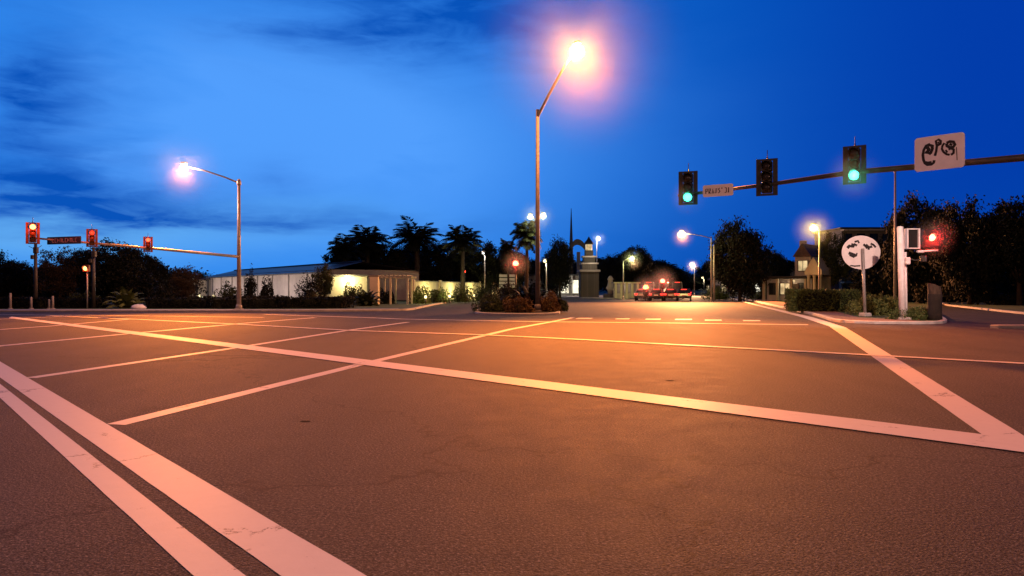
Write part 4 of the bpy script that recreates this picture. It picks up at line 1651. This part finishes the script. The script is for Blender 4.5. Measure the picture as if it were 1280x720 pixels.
# long beige building on the left: front wall from its far left end to its near right end
A, rz, Lw = frame2((-53.5, 128), (-21.5, 84))
t = thing('long_building', 'long low beige building with dark edged metal roof behind the left hedge', 'building', A, rz)
MB().box((Lw / 2, 6, 1.9), (Lw, 12, 3.8)).build('wall', M['wall_beige'], t)
b = MB()
b.add([(-.6, -1.0, 3.5), (Lw + .6, -1.0, 3.5), (Lw + .6, 4.2, 4.75), (-.6, 4.2, 4.75), (-.6, 13, 3.6), (Lw + .6, 13, 3.6),
       (-.6, -1.0, 3.35), (Lw + .6, -1.0, 3.35)], [(0, 1, 2, 3), (3, 2, 5, 4), (6, 7, 1, 0)])
rf = b.build('roof', M['roof_blue'], t)
b = MB()
b.box((Lw / 2, -1.03, 3.38), (Lw + 1.3, .06, .16))
b.box((Lw / 2, 4.2, 4.83), (Lw + 1.3, .3, .14))
b.build('roof_edge', M['roof_dark'], rf)
for k in range(8):
    MB().box((Lw * (k + .02) / 8 + .1, -.06, 1.85), (.22, .12, 3.3)).build('pilaster', M['wall_grey'], t)
MB().box((Lw * .03, -.9, 1.7), (.35, .35, 3.3), 0, .02).build('column', M['roof_dark'], t)
for k in range(6):
    xx = Lw * (k + .5) / 6
    MB().box((xx, -5, .3), (.3, .3, .5), 0, .04).build('ground_lamp', M['bulb_warm'], t)  # added fixture hidden behind the hedge to light the wall evenly
    lamp(t, (xx, -4.9, .9), (1, .76, .66), 950, .15)
# its lower wing, further left
A, rz, Lw = frame2((-74, 142), (-55.5, 130))
t = thing('low_building', 'low pale building wing at the far left end of the beige building', 'building', A, rz)
MB().box((Lw / 2, 4, 1.55), (Lw, 8, 3.1)).build('wall', M['wall_cream'], t)
MB().box((Lw / 2, 3.6, 3.2), (Lw + 1, 9.6, .22), 0, .02).build('roof', M['roof_blue'], t)
for k in range(4):
    window(t, Lw * (k + .5) / 4, 1.6, 1.4, 1.1, M['glass'])
MB().box((Lw * .52, -.03, 1.05), (1.0, .06, 2.1)).build('door', M['roof_dark'], t)
lamp(t, (Lw * .7, -3.5, 2.8), (1, .75, .5), 90, .1)

# cream flat-roofed building with lit wall
Yd = 82
x0, x1 = P(396, 0, Yd).x, P(459, 0, Yd).x
t = thing('flat_building', 'small cream flat roofed building with brightly lit wall', 'building', (x0, Yd, 0))
w = x1 - x0
hh = H + (CY - 343.5) / F * Yd
MB().box((w / 2, 3.5, hh / 2 - .1), (w, 7, hh - .2)).build('wall', M['wall_cream'], t)
MB().box((w / 2, 3.3, hh - .08), (w + .9, 7.9, .2), 0, .02).build('roof', M['wall_grey'], t)
MB().box((w + .25, -.4, hh / 2 - .15), (.3, .5, hh - .3), 0, .02).build('column', M['wall_grey'], t)
b = MB()
b.box((w * .62, -.25, hh - .42), (.3, .22, .14), 0, .03)
b.build('wall_lamp', M['bulb_warm'], t)
lamp(t, (w * .62, -1.0, hh - .7), (1, .84, .38), 520, .1)
lamp(t, (w * .2, -1.2, hh - .8), (1, .80, .42), 35, .1)
window(t, w * .18, 1.6, 1.0, 1.2, M['glass'])

# gate pillar by the pergola
Yd = 64
g = P(468, 0, Yd)
t = thing('gate_pillar', 'pale rendered pillar left of the pergola', 'pillar', (g.x, Yd, .1))
hh = H + (CY - 347) / F * Yd
MB().box((0, 0, hh / 2), (.75, .6, hh), 0, .02).build('shaft', M['wall_cream'], t)
MB().box((0, 0, hh + .06), (.9, .75, .12), 0, .02).build('cap', M['wall_grey'], t)
# pergola
Yd = 66
x0, x1 = P(464, 0, Yd).x, P(512, 0, Yd).x
hh = H + (CY - 345) / F * Yd
w = x1 - x0
t = thing('pergola', 'light timber pergola with slim posts beside the lit building', 'pergola', (x0, Yd, .1))
for k, (xx, yy) in enumerate(((.7, 0), (w * .5, 0), (w - .2, 0), (.7, 3), (w * .5, 3), (w - .2, 3))):
    MB().box((xx, yy, hh / 2 - .15), (.16, .16, hh - .3), 0, .01).build('post', M['wall_cream'], t)
b = MB()
b.box((w / 2, 0, hh - .2), (w + .4, .12, .18), 0, .01)
b.box((w / 2, 3, hh - .2), (w + .4, .12, .18), 0, .01)
b.build('beam', M['wall_cream'], t)
b = MB()
for k in range(9):
    b.box((.2 + (w - .4) * k / 8, 1.5, hh - .06), (.08, 4, .1))
b.build('slats', M['wall_grey'], t)
# lit garden wall with lamps
A, rz, Lw = frame2((P(512, 0, 78).x, 78), (P(628, 0, 118).x, 118))
t = thing('garden_wall', 'long low cream garden wall lit by small lamps', 'wall', A, rz)
MB().box((Lw / 2, .15, 1.15), (Lw, .3, 2.3)).build('panel', M['wall_cream'], t)
MB().box((Lw / 2, .15, 2.36), (Lw + .1, .46, .12), 0, .01).build('coping', M['wall_grey'], t)
for k in range(5):
    b = MB()
    b.box((Lw * (k + .1) / 4.6, -.1, 1.25), (.5, .3, 2.6), 0, .02)
    b.build('pier', M['wall_cream'], t)
for k in range(4):
    xx = Lw * (k + .55) / 4.6
    b = MB()
    b.box((xx, -1.15, .25), (.25, .2, .4), 0, .03)
    b.build('ground_lamp', M['bulb_warm'], t)
    lamp(t, (xx, -1.4, .9), (1, .86, .30), 520, .1)
for k, (x, Yd, lab) in enumerate(((532, 67, 'short lamp added to light the pale bush by the pergola'), (562, 73, 'short lamp added to light the middle of the green bushes'), (592, 79, 'short lamp added to light the bushes near the far end of the garden wall'))):
    q = thing('added_garden_lamp', lab, 'garden lamp', (P(x, 0, Yd).x, Yd, .1), 0, 'lamps added to light the bushes before the wall')
    MB().tube([(0, 0, 0), (0, 0, .55)], .06, 8).build('post', M['dark_steel'], q)
    MB().lathe([(.1, .55), (.12, .6), (.12, .75), (.02, .8)], n=10).build('lens', M['bulb_warm'], q)
    lamp(q, (0, -.15, 1.0), (1, .9, .35), 70, .08)  # lamp added only to brighten the bushes from the front
# slatted blue-white board
Yd = 100
g = P(634.5, 0, Yd)
t = thing('slatted_board', 'blue white slatted board beside the median bushes', 'sign', (g.x, Yd, .1))
for k in range(4):
    MB().box((0, -.05, 1.7 + .5 * k), (2.3, .08, .36), 0, .02).build('slat', M['sign_pale'], t)
for sx in (-1, 1):
    MB().box((sx * 1.0, 0, 1.8), (.12, .1, 3.6)).build('post', M['dark_steel'], t)

# shopfront block in the centre
Yd = 138
x0, x1 = P(655, 0, Yd).x, P(727, 0, Yd).x
w = x1 - x0
hh = H + (CY - 345) / F * Yd
t = thing('shop_building', 'low grey shop with bright white lit windows behind the tall lamp pole', 'building', (x0, Yd, .1))
MB().box((w / 2, 5, hh / 2), (w, 10, hh)).build('wall', M['wall_grey'], t)
MB().box((w / 2, 4.6, hh + .12), (w + 1.0, 11.6, .25), 0, .03).build('roof', M['roof_dark'], t)
for xa, xb in ((683, 690), (698, 711), (714, 723)):
    a_, b_ = P(xa, 0, Yd).x - x0, P(xb, 0, Yd).x - x0
    window(t, (a_ + b_) / 2, 1.75, b_ - a_, 2.5, M['window_white'], 0, 'roof_dark', 2)
for k in range(4):
    MB().box((w * (k + .3) / 4, -1.0, hh / 2), (.3, .3, hh - .05), 0, .02).build('column', M['wall_grey'], t)
lamp(t, (w * .75, -3, 2.6), (1, .93, .7), 260, .2)

# stone monument with stepped top and lantern
Yd = 118
c = P(736, 0, Yd)
t = thing('monument', 'dark stone monument with stepped tower and small lit lantern top', 'monument', (c.x, Yd, .1))
MB().box((0, 0, 2.05), (3.0, 3.0, 4.1), 0, .04).build('plinth', M['stone'], t)
z = 4.1
for k, (ww, h_) in enumerate(((3.4, .35), (2.5, .9), (2.9, .25), (1.9, .9), (2.3, .25), (1.3, .9))):
    MB().box((0, 0, z + h_ / 2), (ww, ww, h_ - .004), 0, .03).build('tier', M['stone' if h_ > .5 else 'wall_beige'], t)
    z += h_
ln = MB().lathe([(.5, z), (.55, z + .1), (.55, z + .9), (.5, z + 1.0)], n=8).build('lantern', M['window_warm'], t)
MB().lathe([(.8, z + 1.0), (.7, z + 1.3), (.3, z + 1.8), (.02, z + 2.3)], n=8).build('dome', M['roof_dark'], t)
b = MB()
for sx in (-1, 1):
    for sy in (-1, 1):
        b.box((sx * .95, sy * .95, 5.0), (.25, .25, 1.1), 0, .03)
b.build('pinnacle', M['wall_beige'], t)
lamp(t, (.2, -2.6, 6.2), (1, .85, .6), 120, .1)
# needle spire with curved wing
Yd = 150
c = P(714, 0, Yd)
t = thing('spire', 'thin dark spire with a curved wing beside the monument', 'spire', (c.x, Yd, .1))
ht = H + (CY - 261) / F * Yd
MB().tube([(0, 0, 0), (0, 0, 11), (0, 0, ht)], [.55, .35, .05], 8).build('needle', M['dark_steel'], t)
b = MB()
prev = None
vs, fs = [], []
for k in range(11):
    a = R(180) - R(125) * k / 10
    x_, z_ = 2.0 + 2.1 * math.cos(a), 9.0 + 3.0 * math.sin(a) - (k / 10) ** 2 * 2.0
    vs += [(x_, -.3, z_ - .7), (x_, .3, z_ - .7), (x_, .3, z_ + .5), (x_, -.3, z_ + .5)]
for k in range(10):
    for j in range(4):
        p0, p1 = k * 4 + j, k * 4 + (j + 1) % 4
        fs.append((p0, p1, p1 + 4, p0 + 4))
b.add(vs, fs)
b.build('wing', M['dark_steel'], t)
MB().box((1.5, 0, 4.5), (.7, .6, 9)).build('column', M['wall_grey'], t)
MB().box((3.2, 0, 3.8), (.7, .6, 7.6)).build('column', M['wall_grey'], t)

# statue-like figure group replaced by pale planter post beside monument
Yd = 112
c = P(763, 0, Yd)
t = thing('fountain', 'pale tapered stone fountain right of the monument', 'fountain', (c.x, Yd, .1))
MB().lathe([(1.1, 0), (1.15, .5), (.9, .6)], n=16).build('basin', M['stone'], t)
MB().lathe([(.35, .55), (.5, 1.2), (.75, 1.5), (.5, 1.8), (.35, 2.6), (.5, 2.9), (.15, 3.4)], n=14).build('shaft', M['wall_beige'], t)

# low kiosk with open front
Yd = 106
x0, x1 = P(769, 0, Yd).x, P(798, 0, Yd).x
w = x1 - x0
t = thing('kiosk', 'low white kiosk with dark openings left of the stopped cars', 'kiosk', (x0, Yd, .1))
hh = H + (CY - 355) / F * Yd
MB().box((w / 2, 2.0, hh / 2), (w, .2, hh)).build('wall', M['wall_grey'], t)
MB().box((w / 2, 1, hh + .08), (w + .5, 2.8, .18), 0, .02).build('roof', M['wall_cream'], t)
for k in range(5):
    MB().box((w * (k + .1) / 4.2, 0, hh / 2), (.32, .25, hh - .02), 0, .02).build('post', M['wall_cream'], t)
MB().box((w / 2, .06, .35), (w, .1, .7)).build('counter', M['wall_beige'], t)
lamp(t, (w / 2, .8, hh - .4), (1, .8, .6), 50, .1)


# houses on the right
def gable_house(label, A, B, depth, wh, rh, wm, rm, wins, name='house', chim=None, porch=None):
    A, rz, Lw = frame2(A, B)
    t = thing(name, label, 'house', A, rz)
    b = MB()
    b.add([(0, 0, 0), (Lw, 0, 0), (Lw, depth, 0), (0, depth, 0), (0, 0, wh), (Lw, 0, wh), (Lw, depth, wh), (0, depth, wh), (0, depth / 2, wh + rh * .96), (Lw, depth / 2, wh + rh * .96)],
          [(0, 1, 5, 4), (1, 2, 6, 9, 5), (2, 3, 7, 6), (3, 0, 4, 8, 7)])
    b.build('wall', wm, t)
    o = .5
    k = rh / (depth / 2)
    b = MB()
    zl = wh - o * k
    for dz in (0, .16):
        pass
    b.add([(-o, -o, zl + .02), (Lw + o, -o, zl + .02), (Lw + o, depth / 2, wh + rh + .02), (-o, depth / 2, wh + rh + .02), (Lw + o, depth + o, zl + .02), (-o, depth + o, zl + .02),
           (-o, -o, zl + .2), (Lw + o, -o, zl + .2), (Lw + o, depth / 2, wh + rh + .2), (-o, depth / 2, wh + rh + .2), (Lw + o, depth + o, zl + .2), (-o, depth + o, zl + .2)],
          [(0, 1, 2, 3), (3, 2, 4, 5), (6, 7, 8, 9), (9, 8, 10, 11), (0, 1, 7, 6), (4, 5, 11, 10), (1, 2, 8, 7), (2, 4, 10, 8), (0, 3, 9, 6), (3, 5, 11, 9)])
    rf = b.build('roof', rm, t)
    if chim:
        b = MB()
        b.box((Lw * chim, depth * .4, wh + rh * .9 + .5), (.9, .9, 2.2), 0, .03)
        b.box((Lw * chim, depth * .4, wh + rh * .9 + 1.7), (1.1, 1.1, .2), 0, .02)
        b.build('chimney', M['wall_beige'], rf)
    for (u, z, w_, h_, m) in wins:
        window(t, Lw * u, z, w_, h_, m)
    d = MB().box((Lw * .12, -.04, 1.05), (1.0, .08, 2.1)).build('door', M['wood'], t)
    MB().box((Lw * .12 + .38, -.1, 1.0), (.05, .06, .14)).build('handle', M['steel'], d)
    if porch:
        p0, p1 = Lw * porch[0], Lw * porch[1]
        MB().box(((p0 + p1) / 2, -1.6, 2.75), (p1 - p0 + .6, 3.2, .25), 0, .03).build('porch_roof', rm, t)
        for u in (p0, (p0 + p1) / 2, p1):
            MB().box((u, -2.9, 1.3), (.35, .35, 2.6), 0, .02).build('porch_column', wm, t)
    return t


# house with a wide low roof, an upper room and a columned portico
Yd = 86
A = (P(958, 0, Yd).x, Yd + 1)
A, rz, Lw = frame2(A, (P(1034, 0, Yd - 4).x, Yd - 4))
t = thing('house', 'beige house with low dark roof, upper storey and columned portico left of the round sign', 'house', A, rz)
MB().box((Lw * .36, 5, 1.35), (Lw * .72, 8, 2.7)).build('wall', M['wall_beige'], t)
MB().box((Lw * .36, 4.4, 2.85), (Lw * .72 + 1.2, 10.6, .3), 0, .04).build('roof', M['roof_dark'], t)
MB().box((Lw * .46, 6, 4.2), (Lw * .26, 5, 2.4)).build('upper_wall', M['wall_beige'], t)
b = MB()
xa, xb = Lw * .31, Lw * .61
b.add([(xa, 3.1, 5.4), (xb, 3.1, 5.4), (xb, 8.9, 5.4), (xa, 8.9, 5.4), ((xa + xb) / 2, 3.1, 7.0), ((xa + xb) / 2, 8.9, 7.0)],
      [(0, 1, 4), (1, 2, 5, 4), (2, 3, 5), (3, 0, 4, 5), (0, 3, 2, 1)])
b.build('upper_roof', M['roof_brown'], t)
MB().box((Lw * .34, 6, 6.6), (.7, .7, 1.8), 0, .03).build('chimney', M['wall_beige'], t)
window(t, Lw * .46, 4.3, 1.1, 1.2, M['window_warm'], 3.5)
for u, m_ in ((.12, M['glass']), (.30, M['window_warm']), (.58, M['glass'])):
    window(t, Lw * u, 1.5, 1.1, 1.3, m_, 1.0)
d_ = MB().box((Lw * .45, .96, 1.05), (1.0, .08, 2.1)).build('door', M['wood'], t)
MB().box((Lw * .45 + .38, .88, 1.0), (.05, .06, .14)).build('handle', M['steel'], d_)
for k in range(4):
    MB().box((.3 + Lw * .66 * k / 3, -.6, 1.34), (.28, .28, 2.68), 0, .02).build('porch_column', M['wall_cream'], t)
b = MB()
x0, x1 = Lw * .74, Lw * .99
b.add([(x0, -1.6, 3.1), (x1, -1.6, 3.1), (x1, -1.6, 3.6), ((x0 + x1) / 2, -1.6, 5.1), (x0, -1.6, 3.6), (x0, 5, 3.1), (x1, 5, 3.1), (x1, 5, 3.6), ((x0 + x1) / 2, 5, 5.1), (x0, 5, 3.6)],
      [(0, 1, 2, 3, 4), (5, 6, 7, 8, 9), (0, 1, 6, 5), (1, 2, 7, 6), (2, 3, 8, 7), (3, 4, 9, 8), (4, 0, 5, 9)])
b.build('pediment', M['wall_cream'], t)
for k in range(3):
    MB().lathe([(.24, 0), (.24, .1), (.18, .2), (.16, 2.85), (.24, 2.95), (.24, 3.08)], (x0 + .3 + (x1 - x0 - .6) * k / 2, -1.2, 0), 12).build('portico_column', M['wall_cream'], t)
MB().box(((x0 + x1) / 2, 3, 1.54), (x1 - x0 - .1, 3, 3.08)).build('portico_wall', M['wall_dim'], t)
MB().box((Lw * .45, .8, 2.45), (.3, .2, .16), 0, .02).build('porch_lamp', M['window_warm'], t)
lamp(t, (Lw * .45, -.3, 2.35), (1, .75, .45), 45, .08)
gable_house('low house with lit windows behind the big domed tree', (P(893, 0, 128).x, 130), (P(955, 0, 118).x, 116), 8, 3.2, 1.8, M['wall_cream'], M['roof_brown'],
            [(.25, 1.7, 1.4, 1.4, M['window_warm']), (.45, 1.7, 1.2, 1.4, M['window_warm']), (.62, 1.7, 1.2, 1.4, M['glass']), (.84, 1.7, 1.4, 1.4, M['window_white'])])
gable_house('small lit house far along the right side of the road', (P(858, 0, 236).x, 238), (P(888, 0, 228).x, 226), 9, 4.2, 2.2, M['wall_cream'], M['roof_brown'],
            [(.3, 1.8, 1.8, 1.6, M['window_warm']), (.6, 1.8, 1.8, 1.6, M['window_white']), (.85, 1.8, 1.2, 1.6, M['window_warm'])])
lamp(None, (P(935, 0, 112).x, 112, 2.4), (1, .8, .4), 160, .15).parent = None
# tiered apartment building behind the round sign
Yd = 112
x0, x1 = P(1052, 0, Yd).x, P(1116, 0, Yd).x
w = x1 - x0
hh = H + (CY - 286) / F * Yd
t = thing('apartment_building', 'pale apartment block with stacked balconies behind the round sign', 'building', (x0, Yd, 0))
MB().box((w / 2, 5, hh / 2), (w, 10, hh)).build('wall', M['wall_grey'], t)
for k in range(4):
    zz = hh * (k + .55) / 4
    MB().box((w * .5, -.6, hh * (k + 1) / 4 - .25), (w + .4, 1.2, .22), 0, .01).build('balcony', M['wall_cream'], t)
    for j in range(4):
        window(t, w * (j + .5) / 4, zz - .2, 1.1, 1.2, M['window_warm'] if (j + 2 * k) % 7 == 3 else M['glass'])
MB().box((w / 2, 5, hh + .12), (w + .6, 10.6, .24), 0, .02).build('roof', M['roof_dark'], t)


# ------------------------------------------------------------------ stopped cars and red signals
def make_car(kind, paint):
    t = bpy.data.objects.new('parked_car', None)
    col.objects.link(t)
    hr = {'car': 1.5, 'van': 2.5}[kind]
    hw = .88
    if kind == 'car':
        prof = [(-2.1, .35), (-2.15, .62), (-2.0, .92), (-1.55, .98), (1.0, .95), (1.9, .78), (2.1, .6), (2.1, .32)]
        cab = [(-1.75, .96), (-1.15, hr), (.35, hr), (1.05, .95)]
    else:
        prof = [(-2.3, .35), (-2.35, .7), (-2.3, 1.05), (1.3, 1.05), (2.2, .9), (2.35, .6), (2.35, .32)]
        cab = [(-2.28, 1.04), (-2.15, hr), (.7, hr), (1.5, 1.04)]
    def loft(pr, w0, w1, zmid):
        b = MB()
        n = len(pr)
        secs = [(-1, .0), (-.93, 1), (.93, 1), (1, .0)]
        vs = []
        for s, full in secs:
            for (y, z) in pr:
                k = 1.0 if full else .96
                top = w1 if z > zmid else w0
                vs.append((s * top, y * k, z if full else zmid + (z - zmid) * .95))
        fs = []
        for a in range(3):
            for i in range(n):
                j = (i + 1) % n
                fs.append((a * n + i, a * n + j, (a + 1) * n + j, (a + 1) * n + i))
        fs += [tuple(range(n)), tuple(3 * n + i for i in range(n))]
        return b.add(vs, fs)
    loft(prof, hw, hw, .6).build('body', paint, t)
    loft(cab, .84, .66, 1.2).build('cabin', paint, t)
    yb0, yb1 = cab[0][0], cab[1][0]
    z0, z1 = cab[0][1] + .08, cab[1][1] - .1
    b = MB()
    b.add([(-.68, yb0 + .0 - .02, z0), (.68, yb0 - .02, z0), (.58, yb1 - .09, z1), (-.58, yb1 - .09, z1)], [(0, 1, 2, 3)])
    b.build('rear_window', M['glass'], t)
    for s in (-1, 1):
        b = MB()
        b.add([(s * .85, cab[0][0] + .35, z0), (s * .85, cab[3][0] - .3, z0), (s * .69, cab[2][0] - .05, z1), (s * .69, cab[1][0] + .2, z1)], [(0, 1, 2, 3)])
        b.build('side_window', M['glass'], t)
        zt = .82 if kind == 'car' else 1.1
        MB().box((s * .68, -2.12 if kind == 'car' else -2.35, zt), (.34, .1, .2), 0, .02).build('tail_light', M['tail'], t)
        for y in (-1.3, 1.35):
            wl = MB()
            mt = Matrix.Rotation(R(90), 4, 'Y')
            wl.lathe([(.2, -.1), (.31, -.1), (.33, -.05), (.33, .05), (.31, .1), (.2, .1)], (s * .8, y, .33), 16, mt)
            wo = wl.build('wheel', M['tyre'], t)
            MB().lathe([(.19, -.105), (.19, .105)], (s * .8, y, .33), 12, mt).build('rim', M['steel'], wo)
    MB().box((0, cab[1][0] - .12, hr - .08), (.7, .06, .07), 0, .01).build('brake_light', M['tail'], t)
    MB().box((0, -2.16 if kind == 'car' else -2.37, .48), (1.7, .12, .18), 0, .04).build('bumper', M['black'], t)
    MB().box((0, -2.17 if kind == 'car' else -2.36, .72), (.5, .03, .12)).build('number_plate', M['sign_white'], t)
    return t


proto = {('car', 'car_red'): None}
CARS = [('car', 'car_white', 803, 93, 'white car with lit tail lights, leftmost of the front row of stopped cars'),
        ('car', 'car_grey', 821, 91, 'grey car with lit tail lights, second from the left in the front row'),
        ('car', 'car_red', 838.5, 92, 'dark red car with lit tail lights, third from the left in the front row'),
        ('car', 'car_black', 855, 91, 'black car with lit tail lights, rightmost of the front row'),
        ('van', 'car_white', 812, 108, 'white van with lit tail lights behind the two left cars'),
        ('van', 'car_red', 830, 110, 'tall red van with lit tail lights in the middle of the second row'),
        ('van', 'car_grey', 847, 107, 'grey van with lit tail lights at the right of the second row'),
        ('car', 'car_white', 800, 122, 'white car with lit tail lights, far left at the back of the queue'),
        ('car', 'car_red', 858, 124, 'red car with lit tail lights, far right at the back of the queue')]
for kind, pm, x, Yd, lab in CARS:
    o = make_car(kind, M[pm])
    o.location = (P(x, 0, Yd).x, Yd, .0)
    o.rotation_euler = (0, 0, R(-14))
    tag(o, lab, 'car', 'cars stopped on the far road')
    lamp(o, (0, -3.1, 1.0), (1, .03, .02), 12, .1)


def small_signal(lab, x, y, Yd, bm, s=1.0, power=30, r=.16, hz=None):
    q = P(x, y, Yd)
    t = thing('signal_post', lab, 'traffic light', (q.x, Yd, .0), 0, 'red signals on posts in the distance')
    MB().tube([(0, .14, 0), (0, .14, q.z + .5)], [.08, .06], 8).build('pole', M['dark_steel'], t)
    b = MB()
    for k in range(3):
        b.box((0, 0, q.z - .36 * k), (.38, .22, .355), 0, .03)
    b.build('housing', M['black'], t)
    for k in range(3):
        ln = disc_x(r, -.112, q.z - .36 * k).build('lens', bm if k == 0 else M['lens_off'], t)
        visor(r + .01, -.11, q.z - .36 * k, .15).build('visor', M['black'], ln)
    lamp(t, (0, -.4, q.z), (1, .04, .03), power, .06)
    if hz:
        bloom_ball(Vector((q.x, Yd - .3, q.z)), hz, .2)
    return t


small_signal('red signal on a post in the median left of the tall lamp', 644.5, 329.5, 62, M['sig_red_hot'], power=120, r=.24, hz=1.6)
small_signal('higher red signal on a post above the stopped cars', 828, 351.5, 90, M['sig_red_hot'], power=130, r=.3, hz=2.4)
small_signal('lower bright red signal on a post left of the stopped cars', 807, 359.5, 88.5, M['sig_orange'], power=130, r=.34, hz=2.2)
small_signal('tiny red signal among the garden palms', 580.5, 339.5, 95, M['sig_red'], power=10)

# ------------------------------------------------------------------ white bollards at the left
for i, (x, top, lab) in enumerate(((13, 366, 'leftmost white bollard, taller than the rest, at the left kerb'), (39, 371, 'white bollard second from the left at the left kerb'),
                                   (61.5, 374, 'short white bollard of the close pair at the left kerb'), (66, 370, 'taller white bollard of the close pair at the left kerb'))):
    Yd = 51.2
    hh = H + (CY - top) / F * Yd - .1
    t = thing('bollard', lab, 'bollard', (P(x, 0, Yd).x, Yd, .1), 0, 'white bollards at the left kerb')
    MB().lathe([(.08, 0), (.075, hh * .9), (.06, hh * .97), (.02, hh)], n=12).build('shaft', M['concrete'], t)
    MB().lathe([(.17, 0), (.16, .06), (.12, .08)], n=12).build('base', M['concrete'], t)
# pale boulder by the kerb
b = MB()
b.lathe([(.34, 0), (.42, .10), (.34, .24), (.17, .33), (.02, .35)], n=11)
b.v = [(v[0] * 1.3 * (1 + .2 * mn.noise(Vector(v) * 3)), v[1] * (1 + .2 * mn.noise(Vector(v) * 2.3)), v[2] * (1 + .3 * mn.noise(Vector(v) * 4))) for v in b.v]
o = b.build('boulder', M['post_white'], None, (P(174, 0, 50.6).x, 50.6, .1))
tag(o, 'small pale boulder on the verge left of the lamp mast', 'boulder')

# ------------------------------------------------------------------ render settings
sc.view_settings.view_transform = 'Standard'
sc.view_settings.look = 'None'
sc.view_settings.exposure = 0
sc.cycles.use_denoising = True
sc.cycles.max_bounces = 6
sc.cycles.diffuse_bounces = 2
sc.cycles.glossy_bounces = 2
sc.cycles.volume_bounces = 0
sc.cycles.volume_step_rate = 1.0
sc.cycles.transparent_max_bounces = 8
sc.cycles.sample_clamp_indirect = 3
sc.cycles.caustics_reflective = False
sc.cycles.caustics_refractive = False
